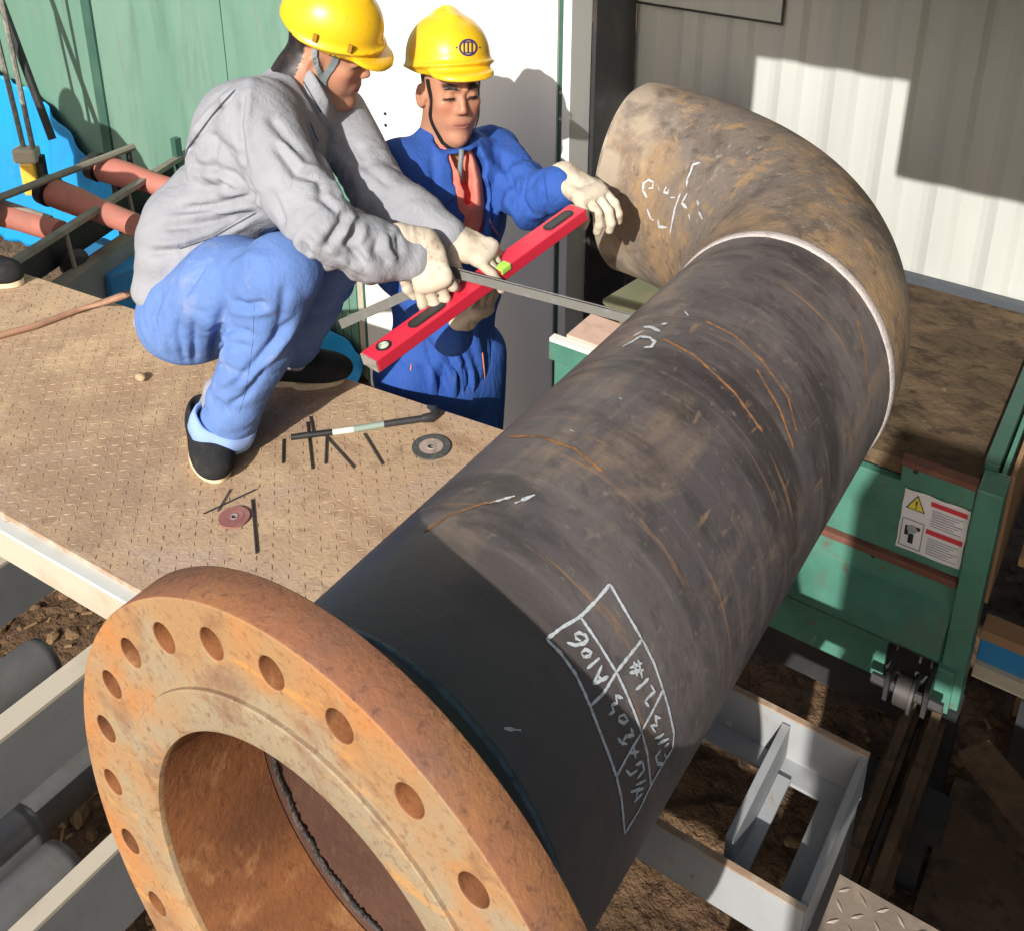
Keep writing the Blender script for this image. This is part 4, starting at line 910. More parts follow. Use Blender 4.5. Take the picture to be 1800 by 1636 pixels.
SKIN = A_((.44, .215, .135)); LIP = A_((.40, .14, .11)); DK = A_((.03, .02, .016)); HAIR = A_((.012, .011, .012)); RUD = A_((.47, .18, .115))
ZS = 1.12
def head_prims(g, c, F, s=1.):
    X, Y, Z = [Vector(v) for v in F]; L = lambda x, y, z: Vector(c)+X*x*s+Y*y*s+Z*z*s*ZS; FF = np.array(F); r = lambda a, b, c_: [a*s, b*s, c_*s*ZS]
    g.ell(L(0, -.012, .045), r(.077, .096, .098), FF, .02)
    g.ell(L(0, .028, -.028), r(.056, .063, .082), FF, .03)
    g.cap(L(-.040, .015, -.058), L(-.014, .066, -.096), .022*s, .017*s, .025); g.cap(L(.040, .015, -.058), L(.014, .066, -.096), .022*s, .017*s, .025)
    g.ell(L(0, .074, -.100), r(.018, .018, .018), FF, .02)
    for e in (-1, 1):
        g.ell(L(e*.041, .060, -.014), r(.022, .022, .018), FF, .02)
        g.ell(L(e*.031, .100, .012), r(.020, .016, .012), FF, .012, sub=True); g.ell(L(e*.034, .044, -.044), r(.026, .030, .032), FF, .02)
        g.ell(L(e*.031, .078, .010), r(.016, .014, .0125), FF, .004)
        g.cap(L(e*.014, .091, .030), L(e*.045, .080, .030), .008*s, .007*s, .010)
        g.ell(L(e*.0105, .096, -.026), r(.008, .009, .006), FF, .006)
    g.chain([L(0, .086, .018), L(0, .097, -.004), L(0, .106, -.021)], [.006*s, .007*s, .0095*s], .012)
    g.ell(L(0, .078, -.056), r(.030, .015, .020), FF, .016)
    g.ell(L(0, .0855, -.0545), r(.022, .0085, .0042), FF, .005); g.ell(L(0, .084, -.0640), r(.019, .0085, .0045), FF, .005)
    g.cap(L(-.022, .096, -.0595), L(.022, .096, -.0595), .0022*s, None, .003, sub=True)
def ears(g, c, F, s=1.):
    X, Y, Z = [Vector(v) for v in F]
    for e in (-1, 1):
        ctr = Vector(c)+X*e*.080*s-Y*.010*s-Z*.010*s; Fe = basis3(Y+X*e*.35*-1, Z+Y*-.15)
        g.ell(ctr, (.011*s, .022*s, .036*s), Fe, .004); g.ell(ctr+X*e*.010*s+Y*.002, (.007*s, .012*s, .020*s), Fe, .004, sub=True)
def tint(o, c, F, s=1.):
    me = o.data; n = len(me.vertices); co_ = np.empty(n*3, np.float32); me.vertices.foreach_get('co', co_); q = ((co_.reshape(-1, 3)-A_(c))@np.array(F, np.float32).T)/s
    x, y, z = q[:, 0], q[:, 1], q[:, 2]/ZS; ax = np.abs(x)
    col = np.tile(SKIN, (n, 1)); nz_ = vnoise(q*60+9)
    def bl(mask, c_, a=1.):
        m_ = np.clip(mask, 0, 1)[:, None]*a; col[:] = col*(1-m_)+A_(c_)*m_
    bl(1-np.sqrt(((ax-.045)/.03)**2+((z+.022)/.026)**2), RUD, .8); bl(1-np.sqrt((x/.018)**2+((z+.02)/.02)**2), RUD, .7)
    bl((1.35-np.sqrt((x/.024)**2+((z+.0595)/.0115)**2))*4*(y > .07), LIP, .35)
    bl((1.2-np.sqrt((x/.024)**2+((z+.0595)/.0016)**2))*3*(y > .07), DK, .55)
    bl((1.25-np.sqrt(((ax-.031)/.017)**2+((z-.035-(.01*(ax-.03)))/.0060)**2))*4*(y > .05), HAIR, .95)
    bl((1.25-np.sqrt(((ax-.031)/.0165)**2+((z-.004+((ax-.031)**2)*8)/.0042)**2))*4*(y > .06), DK, .95)
    hair = np.clip(((z-(.055-np.clip((-y+.02)*1.5, 0, .16)))/.008)+(nz_-.5), 0, 1)*(ax < .2)*(1-np.clip((y-.06)/.02, 0, 1)*(z < .06))
    hair = hair*(1-((ax > .072) & (y > -.04) & (z < .03)))*(z > -.09)
    bl(hair, HAIR, 1)
    a = me.color_attributes.new('tint', 'FLOAT_COLOR', 'POINT'); a.data.foreach_set('color', np.concatenate([col, np.ones((n, 1))], 1).astype(np.float32).ravel())
def helmet(parent, c, F, s, label_side=None):
    X, Y, Z = [Vector(v) for v in F]; L = lambda x, y, z: Vector(c)+X*x*s+Y*y*s+Z*(z+.018)*s*ZS; FF = np.array(F); r = lambda a, b, c_: [a*s, b*s, c_*s*ZS]
    ce = L(0, 0, .06); g = Blob(ce-Vector((.22,)*3)*s, ce+Vector((.22,)*3)*s, .0038)
    g.ell(L(0, -.008, .055), r(.112, .134, .108), FF, .01)
    g.chain([L(0, -.10, .125), L(0, -.05, .149), L(0, .01, .155), L(0, .055, .143)], [.010*s, .015*s, .015*s, .008*s], .03)
    for e in (-1, 1): g.chain([L(e*.045, -.09, .108), L(e*.048, -.04, .130), L(e*.045, .0, .133)], [.004*s, .006*s, .004*s], .018)
    g.ell(L(0, -.004, .038), r(.121, .145, .013), FF, .012)
    g.ell(L(0, .098, .020), r(.086, .070, .010), basis3(Y*math.cos(.22)-Z*math.sin(.22), Z), .012)
    g.cut(L(0, 0, .026), -(Z+Y*.22))
    g.ell(L(0, .102, .014), r(.085, .068, .0075), basis3(Y*math.cos(.26)-Z*math.sin(.26), Z), .006)
    g.ell(L(0, -.008, .045), r(.104, .126, .102), FF, .004, sub=True)
    h_ = g.mesh('hard_hat', M['helmet'], parent, 2)
    return h_, L
def hand(parent, W, Fd, N, curl, side=1, s=1., thumb=.5, spread=.05, cuff=None, name='glove', h=.0028, tcurl=.4):
    """W wrist, Fd towards the fingertips, N out of the back of the hand; side = +1 when the thumb lies along Fd x N"""
    F_ = Vector(Fd).normalized(); N_ = (Vector(N)-F_*Vector(N).dot(F_)).normalized(); T_ = F_.cross(N_)*side
    W = Vector(W); g = Blob(W-Vector((.24,)*3)*s, W+Vector((.24,)*3)*s, h)
    L = lambda f, t_, n_: W+F_*f*s+T_*t_*s+N_*n_*s
    g.rbox(L(.055, .0, 0), (.046*s, .041*s, .0165*s), (F_, T_, N_), .016*s, .01)
    g.ell(L(.03, .022, -.010), (.034*s, .020*s, .018*s), (F_, T_, N_), .012)
    g.ell(L(.085, 0, .006), (.020*s, .040*s, .014*s), (F_, T_, N_), .01)
    base = ((.031, .094, .073), (.010, .100, .082), (-.012, .096, .077), (-.032, .086, .060))
    for i, (t0, f0, ln) in enumerate(base):
        cu = curl[i] if isinstance(curl, (list, tuple)) else curl; p = L(f0-.012, t0, .002); ang = 0.; pts = [p]
        sp = (1.5-i)*spread
        for j, fr in enumerate((.45, .31, .24)):
            ang += cu*(.8, 1.15, .8)[j]
            dr = (F_*math.cos(ang)-N_*math.sin(ang)+T_*sp).normalized(); p = p+dr*(ln+(.012 if j == 0 else 0))*fr*s*1.03; pts.append(p)
        g.chain(pts, [.0112*s, .0108*s, .0102*s, .0090*s], .0035)
    tb = L(.020, .030, -.006); d1 = (F_*.62+T_*.75-N_*.25*thumb*2).normalized(); p1 = tb+d1*.042*s
    d2 = (F_*.85+T_*(.45-tcurl)-N_*(.2+.8*thumb)).normalized(); p2 = p1+d2*.034*s; d3 = (F_*.85+T_*(.1-tcurl)-N_*(.3+thumb)).normalized(); p3 = p2+d3*.026*s
    g.chain([tb, p1, p2, p3], [.017*s, .0135*s, .0118*s, .0102*s], .008)
    cd_ = (Vector(cuff)-W).normalized() if cuff is not None else -F_
    g.chain([L(.03, 0, 0), W, W+cd_*.05*s], [.026*s, .030*s, .037*s], .02)
    g.fold(W+cd_*.02, .07*s, T_, 120, 8, .005)
    g.fold(L(.05, 0, 0), .11*s, F_+T_*.3, 55, 22, .0045, seed=W.x*50)
    o = g.mesh(name, M['glove'], parent, 1)
    return o
def shoe(parent, heel, fwd, s=1., L_=.27, tilt=0., name='shoe'):
    f = Vector(fwd).normalized(); f.z = 0; f.normalize(); f2 = (f+Vector((0, 0, tilt))).normalized(); X, Y, Z = basis3(f2, Vector((0, 0, 1))); F3 = (X, Y, Z)
    H = Vector(heel); L = lambda x, y, z: H+X*x*s+Y*y*s+Z*z*s
    g = Blob(H-Vector((.36,)*3), H+Vector((.36,)*3), .0042)
    g.ell(L(0, L_*.76, .034), (.048*s, .075*s, .040*s), F3, .02); g.ell(L(.004, L_*.45, .045), (.040*s, .08*s, .048*s), F3, .03); g.ell(L(0, L_*.17, .048), (.036*s, .052*s, .056*s), F3, .03)
    g.cut(L(0, 0, .014), -Z)
    g.ell(L(0, L_*.22, .112), (.030*s, .056*s, .045*s), F3, .008, sub=True)
    o = g.mesh(name, M['shoe'], parent, 2)
    bm = nb(); A0, B0 = [], []
    for k_ in range(40):
        a = 2*math.pi*k_/40; yy = math.cos(a); wd = .050 if yy > 0 else .040; wd = wd*(1-.22*max(0, .25-abs(yy+.15))*4*.6)
        p = L(math.sin(a)*wd, L_*.5+yy*L_*.52, 0); A0.append(bm.verts.new(p)); B0.append(bm.verts.new(p+Z*.0175*s))
    bm.faces.new(A0); bm.faces.new(B0)
    for k_ in range(40): bm.faces.new((A0[k_], A0[(k_+1) % 40], B0[(k_+1) % 40], B0[k_]))
    obj('sole', bm, M['sole'], o, True).data.set_sharp_from_angle(angle=.8)
    return o, L

# ================================================================== worker 1: squatting on the platform
J = {k_: dep(*v) for k_, v in dict(hipR=(325, 535, 2.64), hipL=(430, 520, 2.80), kneeR=(498, 478, 2.30), ankR=(398, 735, 2.51), kneeL=(588, 440, 2.5), ankL=(520, 612, 2.77),
     pel=(345, 520, 2.72), waist=(352, 440, 2.66), chest=(445, 262, 2.58), neck=(528, 135, 2.60), shR=(452, 205, 2.44), shL=(590, 205, 2.76), elR=(572, 408, 2.30), wrR=(722, 452, 2.37), elL=(672, 345, 2.55), wrL=(785, 415, 2.47)).items()}
w1 = J
tocam = lambda p: (CAM-p).normalized()
hc1 = dep(578, 92, 2.60); VR = Vector((.83, .56, 0)); TC = Vector((tocam(hc1).x, tocam(hc1).y, 0)).normalized()
F1 = basis3(VR*.94+TC*.16+Vector((0, 0, -.30)), Vector((0, 0, 1))+TC*.10)
per1 = thing('person', 'worker squatting on the platform in grey jacket, blue trousers and yellow hard hat', 'person', (J['hipR']+J['hipL'])/2)
HS1 = 1.0
g = Blob((-1.62, .70, -.36), (-.62, 1.52, .74), .0062)
head_prims(g, hc1, F1, HS1)
nb1 = hc1-Vector(F1[2])*.07-Vector(F1[1])*.03
g.chain([nb1, J['neck'], J['chest'], J['waist'], J['pel']], [.058, .058, .085, .085, .085], .05)
g.chain([J['shR'], J['elR'], J['wrR']], [.055, .040, .028], .02); g.chain([J['shL'], J['elL'], J['wrL']], [.055, .040, .028], .02)
g.cap(J['shR'], J['shL'], .06, .06, .05)
g.chain([J['hipR'], J['kneeR'], J['ankR']], [.085, .055, .036], .03); g.chain([J['hipL'], J['kneeL'], J['ankL']], [.085, .055, .036], .03)
g.cap(J['ankR'], J['ankR']+Vector((.02, -.03, -.05)), .030, .024, .02); g.cap(J['ankL'], J['ankL']+Vector((.02, .02, -.05)), .030, .024, .02)
ears(g, hc1, F1, HS1)
body1 = g.mesh('body', M['skin'], per1, 1); tint(body1, hc1, F1, HS1)
# trousers
g = Blob((-1.66, .66, -.34), (-.76, 1.34, .42), .0054)
kR, kL, aR, aL, hR, hL = J['kneeR'], J['kneeL'], J['ankR'], J['ankL'], J['hipR'], J['hipL']
g.chain([hR+Vector((.025, -.01, -.01)), hR.lerp(kR, .5)+Vector((0, 0, .01)), kR+Vector((-.01, 0, -.01))], [.126, .106, .082], .05)
g.chain([hL, hL.lerp(kL, .5), kL], [.135, .108, .082], .05)
g.ell((hR+hL)/2+Vector((.0, 0, -.005)), (.135, .19, .135), None, .05)
g.chain([kR, kR.lerp(aR, .5)+Vector((.012, 0, 0)), aR+Vector((.01, 0, .0))], [.084, .076, .068], .03)
g.chain([kL, kL.lerp(aL, .5), aL+Vector((.0, 0, .01))], [.078, .070, .062], .03)
sh = (aR-kR).normalized(); g.cut(aR+Vector((.0, 0, .0))+sh*.035, sh)
g.cap(aR+sh*.07, aR-sh*.02, .054, None, .004, sub=True)
ax_ = (kR-hR).normalized()
g.fold(kR+Vector((-.06, 0, -.06)), .22, Vector((.3, 0, 1)), 26, 5, .010, 1., 1.6); g.fold(hR+Vector((.02, -.05, -.03)), .27, ax_+Vector((0, 0, .3)), 24, 4, .008, 3., 1.6)
g.fold(kR.lerp(aR, .65), .24, sh+Vector((.5, .1, 0)), 22, 5, .017, 5., 1.6); g.fold(kL.lerp(aL, .5), .3, sh, 20, 5, .016, 8.)
g.fold(hR.lerp(kR, .6)+Vector((0, -.08, .02)), .2, Vector((.6, 0, -.8)), 15, 4, .010, 7.)
for c_ in (hR, kR, aR, kR.lerp(aR, .5)): g.fold(c_, .22, Vector((.6, .2, 1)), 20, 12, .0045, 21., 1.5)
tr1 = g.mesh('trousers', M['denim'], per1, 1)
sculpt(tr1, [([(394, 534), (385, 571), (380, 610), (376, 645)], .013, .016), ([(402, 545), (394, 600), (388, 650)], .010, -.007), ([(410, 531), (434, 540), (471, 534)], .011, .011), ([(400, 548), (440, 552), (480, 548)], .010, -.006), ([(517, 559), (471, 614), (410, 675)], .011, .012), ([(524, 570), (484, 622), (425, 684)], .011, -.009),
    ([(284, 516), (266, 559), (278, 614)], .009, .011), ([(300, 510), (282, 560), (292, 620)], .009, -.006), ([(339, 560), (342, 640)], .008, .010), ([(361, 461), (321, 522)], .010, .010), ([(318, 530), (312, 590), (325, 640)], .008, .008), ([(370, 614), (400, 605), (440, 612)], .009, .008), ([(372, 585), (410, 578), (450, 590)], .009, .007),
    ([(470, 640), (430, 700), (400, 715)], .010, .010), ([(455, 620), (420, 660), (380, 680)], .010, -.006), ([(400, 470), (440, 450), (480, 455)], .014, -.006), ([(480, 690), (470, 740)], .009, .009), ([(380, 700), (400, 730)], .009, .009), ([(500, 500), (495, 560), (480, 600)], .011, .009)])
bm = nb(); ce = aR+sh*.020; _, s1, u1 = frame(sh)
pr = [(.070, -.03), (.0765, -.028), (.079, .0), (.0775, .022), (.071, .026), (.066, .02), (.066, -.02)]
rr_ = []
for r_, a_ in pr: rr_.append([bm.verts.new(ce+sh*a_+(s1*math.cos(t)+u1*math.sin(t))*r_*(1+.035*math.sin(3*t+1)+.02*math.sin(7*t))) for t in [2*math.pi*q/48 for q in range(48)]])
for a, b in zip(rr_, rr_[1:]+rr_[:1]):
    for q in range(48): bm.faces.new((a[q], a[(q+1) % 48], b[(q+1) % 48], b[q]))
obj('turned_up_cuff', bm, M['denim_light'], tr1, True)
along(tr1, tr1, 'side_seam', M['seam'], [(447, 535), (445, 600), (432, 690), (420, 728)], .0007, -.0003)
# jacket
g = Blob((-1.66, .74, -.16), (-.64, 1.62, .66), .0052)
ch, wa, pe, ne = J['chest'], J['waist'], J['pel'], J['neck']
mid = (J['shR']+J['shL'])/2
g.ell(ch+Vector((.01, .0, -.01)), (.150, .205, .18), basis3(Vector((.8, -.2, -.25)), Vector((.25, .1, 1))), .05)
g.ell(wa+Vector((.012, 0, .03)), (.175, .150, .17), (Vector((0, 1, 0)), Vector((1, 0, 0)), Vector((0, 0, 1))), .09)
g.ell(pe+Vector((.02, 0, .07)), (.175, .125, .095), (Vector((0, 1, 0)), Vector((1, 0, 0)), Vector((0, 0, 1))), .05)
g.cap(J['shR']+Vector((0, .02, -.01)), J['shL']+Vector((0, -.02, -.01)), .080, .074, .06)
g.chain([J['shR'], J['shR'].lerp(J['elR'], .55)+Vector((-.01, 0, -.01)), J['elR'], J['elR'].lerp(J['wrR'], .55)+Vector((0, 0, -.012)), J['wrR']], [.088, .084, .074, .070, .054], .03)
g.chain([J['shL'], J['elL'], J['elL'].lerp(J['wrL'], .5), J['wrL']], [.085, .070, .062, .048], .03)
g.cap(mid+Vector((.0, 0, .05)), ne+Vector((-.015, -.01, -.02)), .075, .066, .05)
dr = (J['wrR']-J['elR']).normalized(); g.cut
# hem gathered by elastic
g.ell(pe+Vector((.0, -.01, -.02)), (.165, .118, .050), (Vector((0, 1, 0)), Vector((1, 0, 0)), Vector((0, 0, 1))), .02)
g.fold(pe+Vector((-.10, -.06, .0)), .16, Vector((0, 1, 0)), 60, 5, .014, 2.)
tx = (J['elR']-J['shR']).normalized(); tw2 = (J['wrR']-J['elR']).normalized()
g.fold(J['elR']+Vector((-.02, 0, -.03)), .20, tx+tw2*.6, 24, 8, .018, 4., 1.6); g.fold(J['elR'].lerp(J['wrR'], .6), .16, tw2+Vector((.2, 0, .6)), 30, 9, .016, 6., 1.6)
g.fold(J['shR']+Vector((.0, -.02, -.14)), .22, Vector((.3, 0, 1)), 16, 5, .022, 2.5, 1.6); g.fold(wa+Vector((0, -.1, .04)), .30, Vector((.1, .2, 1)), 20, 5, .020, 9., 1.7)
g.fold(ch+Vector((-.1, -.08, -.05)), .26, Vector((.7, 0, .5)), 14, 4, .016, 3.3, 1.2); g.fold(J['elL'], .22, (J['elL']-J['shL']), 24, 8, .022, 6.3, 1.6)
for c_ in (ch, wa, J['elR'], J['elL'], J['shR']): g.fold(c_, .25, Vector((.3, .2, 1)), 26, 14, .006, 17., 1.5)
jk1 = g.mesh('jacket', M['grey_cloth'], per1, 1)
sculpt(jk1, [([(500, 80), (516, 112), (540, 155), (566, 200), (574, 222)], .011, .020), ([(516, 84), (536, 120), (560, 160), (578, 196)], .012, -.013), ([(415, 158), (372, 205), (330, 262), (325, 282)], .009, .014), ([(405, 158), (360, 205), (320, 258)], .010, -.006), ([(452, 374), (415, 395), (375, 418), (315, 438)], .009, .012), ([(329, 291), (370, 296), (411, 309), (450, 352)], .012, .011), ([(330, 305), (380, 312), (430, 345)], .010, -.006), ([(300, 372), (350, 366), (391, 360), (458, 344)], .011, .012), ([(300, 384), (391, 373), (455, 360)], .010, -.007),
    ([(274, 402), (352, 395), (450, 374)], .011, .012), ([(262, 432), (330, 425), (400, 408), (450, 386)], .012, -.008), ([(260, 445), (330, 440)], .010, .010), ([(430, 117), (419, 219), (430, 313), (462, 376)], .011, .011), ([(444, 130), (434, 220), (446, 310)], .010, -.006),
    ([(462, 110), (520, 129), (552, 156)], .012, .009), ([(470, 200), (500, 240), (530, 270)], .013, .010), ([(481, 250), (520, 305), (571, 317)], .011, .012), ([(490, 240), (530, 292), (575, 303)], .010, -.008),
    ([(610, 372), (587, 415), (567, 442)], .012, .014), ([(624, 376), (602, 420)], .010, -.009), ([(567, 312), (563, 344), (598, 374)], .011, .012), ([(585, 318), (600, 350)], .011, -.008), ([(628, 391), (612, 430), (642, 469)], .010, .012), ([(645, 395), (632, 430), (655, 462)], .010, -.008),
    ([(665, 407), (661, 442), (688, 469)], .010, .012), ([(680, 410), (680, 440), (700, 462)], .009, -.007), ([(700, 410), (704, 450)], .009, .009), ([(500, 400), (485, 360), (470, 330)], .012, .010), ([(520, 420), (560, 470), (620, 490)], .011, .010), ([(540, 400), (590, 450), (640, 482)], .010, -.006),
    ([(380, 230), (372, 300), (400, 340)], .014, .008), ([(350, 330), (400, 330), (440, 345)], .010, .009), ([(540, 215), (556, 260), (575, 300)], .012, .010), ([(560, 190), (600, 260), (640, 300)], .011, .010), ([(620, 250), (650, 300), (690, 330)], .011, .010)])
bj = tob(jk1)
for q, wd in (([(415, 158), (392, 182), (372, 205), (352, 232), (330, 262), (325, 280)], .0028), ([(452, 374), (415, 395), (375, 418), (315, 438)], .0022), ([(545, 215), (552, 235), (560, 250)], .002), ([(500, 80), (516, 112), (540, 155), (566, 200)], .0022)):
    along(jk1, bj, 'seam_slit', M['seam'], q, wd, -.001)
hat1, HL1 = helmet(per1, hc1, F1, .96)
for (yy, zz) in ((-.01, .058), (.075, .052)):
    bm = nb(); p = HL1(.118 if yy < .05 else .098, yy, zz); 
    obox(bm, p, Vector(F1[0]), Vector(F1[1]), Vector(F1[2]), .0035, .005, .010); obj('slot', bm, M['slot'], hat1)
# chin strap: two legs meeting under the ear, then under the chin
def Hl(x, y, z): return hc1+Vector(F1[0])*x*HS1+Vector(F1[1])*y*HS1+Vector(F1[2])*z*HS1*ZS
bmb = tob(body1)
def strap(parent, pts, wd, nm_='strap', mm='strap'):
    bm = nb(); P_ = []
    for p in pts:
        n_ = bmb2.find_nearest(p); d_ = (p-n_[0]); d_ = d_.normalized() if d_.length > 1e-5 else n_[1]
        if (n_[1].dot(d_) < 0): d_ = n_[1]
        P_.append((n_[0]+d_*(.0035 if wd > .0035 else .0007), d_))
    prev = None
    for i, (p, nn) in enumerate(P_):
        dd = P_[min(i+1, len(P_)-1)][0]-P_[max(i-1, 0)][0]; s_ = dd.cross(nn).normalized()*wd
        cur = (bm.verts.new(p-s_), bm.verts.new(p+s_))
        if prev: bm.faces.new((prev[0], prev[1], cur[1], cur[0]))
        prev = cur
    o = obj(nm_, bm, M[mm], parent); md = o.modifiers.new('s', 'SOLIDIFY'); md.thickness = .003 if wd > .0035 else .0012; md.offset = 0; return o
def interp(pts, n=6):
    r_ = []
    for a, b in zip(pts, pts[1:]):
        for k_ in range(n): r_.append(a.lerp(b, k_/n))
    return r_+[pts[-1]]
bmb2 = bmb
strap(hat1, interp([Hl(.095, -.020, .050), Hl(.085, .0, .0), Hl(.075, .016, -.035)]), .006); strap(hat1, interp([Hl(.095, .050, .045), Hl(.080, .040, .01), Hl(.075, .018, -.035)]), .008)
strap(hat1, interp([Hl(.075, .016, -.035), Hl(.060, .022, -.09), Hl(.03, .045, -.13), Hl(-.02, .045, -.13), Hl(-.06, .02, -.08)]), .008)
# hands and gloves
def perpc(a, t_): return a
p0, p1 = dep(745, 428, 2.375), dep(768, 522, 2.335)
hand(per1, p0, p1-p0, tocam(p0)+Vector((-.25, 0, .15)), [.55, .75, .8, .85], side=1, s=1.10, thumb=.8, cuff=J['elR'])
p0, p1 = dep(795, 418, 2.47), dep(885, 462, 2.43)
hand(per1, p0, p1-p0, tocam(p0)*.5+Vector((0, .1, .9)), [.35, .9, 1.0, 1.05], side=1, s=1.08, thumb=.5, cuff=J['elL'])
H_, T_2 = on(356, 748), on(386, 850); so1, _ = shoe(per1, (H_.x, H_.y, PZ+.002), T_2-H_, 1.06, (T_2-H_).length/1.08)
H_, T_2 = on(452, 668), on(606, 668); so2, _ = shoe(per1, (H_.x, H_.y, PZ+.002), T_2-H_, 1.08, (T_2-H_).length/1.08)
HR_ = on(360, 750); HR_.z = PZ+.06
g = Blob(J['ankR']-Vector((.2,)*3), J['ankR']+Vector((.2,)*3), .006)
g.chain([J['ankR']+Vector((-.02, .01, .06)), J['ankR'].lerp(HR_, .45)+Vector((.01, 0, .02)), HR_+Vector((.05, -.03, 0))], [.043, .039, .036], .02); g.mesh('sock', M['sock'], per1, 1)
g = Blob(J['ankL']-Vector((.2,)*3), J['ankL']+Vector((.2,)*3), .006)
g.chain([J['ankL']+Vector((-.01, 0, .06)), J['ankL']+Vector((-.01, 0, -.02)), J['ankL']+Vector((.01, .01, -.05))], [.043, .039, .034], .02); g.mesh('sock', M['sock'], per1, 1)

# ================================================================== worker 2: standing behind the platform
K = {k_: dep(*v) for k_, v in dict(neck=(782, 238, 2.86), shR=(698, 300, 2.80), shL=(868, 268, 2.98), chest=(790, 370, 2.90), waist=(785, 520, 2.98), pel=(775, 640, 3.04), elL=(930, 352, 2.86), wrL=(982, 330, 2.77), elR=(705, 470, 2.72), wrR=(795, 590, 2.60)).items()}
hc2 = dep(792, 160, 2.80); TC2 = Vector((tocam(hc2).x, tocam(hc2).y, 0)).normalized(); VR2 = Vector((-TC2.y, TC2.x, 0))
F2 = basis3(TC2*.86+VR2*.29+Vector((0, 0, .0)), Vector((0, 0, 1))+VR2*.05)
per2 = thing('person', 'worker standing behind the platform in blue coverall and yellow hard hat with emblem', 'person', (K['pel'].x, K['pel'].y, GZ))
HS2 = .98
bd_f = (TC2*.8+VR2*.45).normalized(); bd_s = Vector((-bd_f.y, bd_f.x, 0))   # body facing and its left
hipc = K['pel']; h1, h2 = hipc-bd_s*.10, hipc+bd_s*.10; ft1 = Vector((h1.x-.02, max(h1.y, 1.62), GZ+.10)); ft2 = Vector((h2.x, max(h2.y, 1.66), GZ+.10))
kn1 = h1.lerp(ft1, .5)+Vector((0, .0, 0)); kn2 = h2.lerp(ft2, .5)
g = Blob((-1.42, 1.10, GZ+.02), (-.55, 2.08, .66), .0062)
head_prims(g, hc2, F2, HS2)
g.chain([hc2-Vector(F2[2])*.06-Vector(F2[1])*.03, K['neck']+Vector((0, 0, -.01)), K['chest'], K['waist'], K['pel']], [.062, .060, .085, .09, .10], .045)
g.cap(K['shR'], K['shL'], .055, .055, .05)
g.chain([K['shR'], K['elR'], K['wrR']], [.05, .04, .028], .02); g.chain([K['shL'], K['elL'], K['wrL']], [.05, .04, .028], .02)
g.chain([h1, kn1, ft1], [.08, .055, .036], .03); g.chain([h2, kn2, ft2], [.08, .055, .036], .03)
ears(g, hc2, F2, HS2)
body2 = g.mesh('body', M['skin'], per2, 1); tint(body2, hc2, F2, HS2)
g = Blob((-1.46, 1.06, -.70), (-.55, 2.12, .34), .0056)
Bz = Vector((0, 0, 1)); BF = (bd_s, bd_f, Bz)
g.ell(K['chest']+Vector((0, 0, .02)), (.185, .125, .20), BF, .05); g.ell(K['waist'], (.165, .125, .20), BF, .08); g.ell(K['pel']+Vector((0, 0, .02)), (.175, .135, .16), BF, .05)
g.cap(K['shR']+bd_s*.02, K['shL']-bd_s*.02, .078, .076, .06)
g.chain([K['shR'], K['elR'], K['wrR']], [.078, .066, .052], .03); g.chain([K['shL'], K['elL'], K['wrL']], [.078, .074, .060], .03)
g.cap(K['neck']+Vector((0, 0, -.06)), K['neck']+Vector((0, 0, -.01)), .078, .070, .04)
# open front
nb2 = K['neck']+bd_f*.07
vb = K['chest']+bd_f*.13+bd_s*.02+Vector((0, 0, -.16))
for f in (0, .2, .4, .6, .8, 1.):
    q = (nb2+Vector((0, 0, .03))).lerp(vb, f); wdt = .050*(1-f)+.012
    g.rbox(q+bd_f*.035, (wdt, .060, .035), BF, .01, .012, sub=True)
g.ell(K['neck']+Vector((0, 0, .045))+bd_f*.01, (.058, .060, .06), BF, .01, sub=True)
g.fold(K['chest'], .30, Vector((.2, 0, 1)), 13, 4, .022, 12., 1.2); g.fold(K['waist']+bd_f*.1, .3, bd_s, 22, 3, .022, 2., 1.2); g.fold(K['elL'], .2, K['elL']-K['shL'], 26, 5, .026, 4., 1.2)
g.fold(K['pel']+bd_f*.1, .32, bd_s, 24, 3, .026, 6., 1.2); g.fold(K['shL'], .2, Vector((.5, .2, 1)), 18, 4, .018, 8.)
for c_ in (K['chest'], K['waist'], K['elL'], K['shL']): g.fold(c_, .25, Vector((.3, .2, 1)), 26, 15, .009, 27., 1.5)
jk2 = g.mesh('jacket', M['coverall'], per2, 1)
g = Blob((-1.42, 1.2, GZ+.06), (-.6, 2.0, -.30), .008)
g.ell(K['pel']+Vector((0, 0, -.06)), (.165, .13, .14), BF, .05)
g.chain([h1, kn1, ft1], [.105, .088, .078], .03); g.chain([h2, kn2, ft2], [.105, .088, .078], .03)
g.fold(kn1, .4, bd_s+Vector((0, 0, .3)), 18, 4, .02, 4.); g.fold(kn2, .4, bd_s+Vector((0, 0, .3)), 18, 4, .02, 5.)
g.mesh('trousers', M['coverall'], per2, 1)
for f_ in (ft1, ft2): shoe(per2, (f_.x-.05*bd_f.x, f_.y-.05*bd_f.y, GZ+.002), bd_f, 1.1, .27)
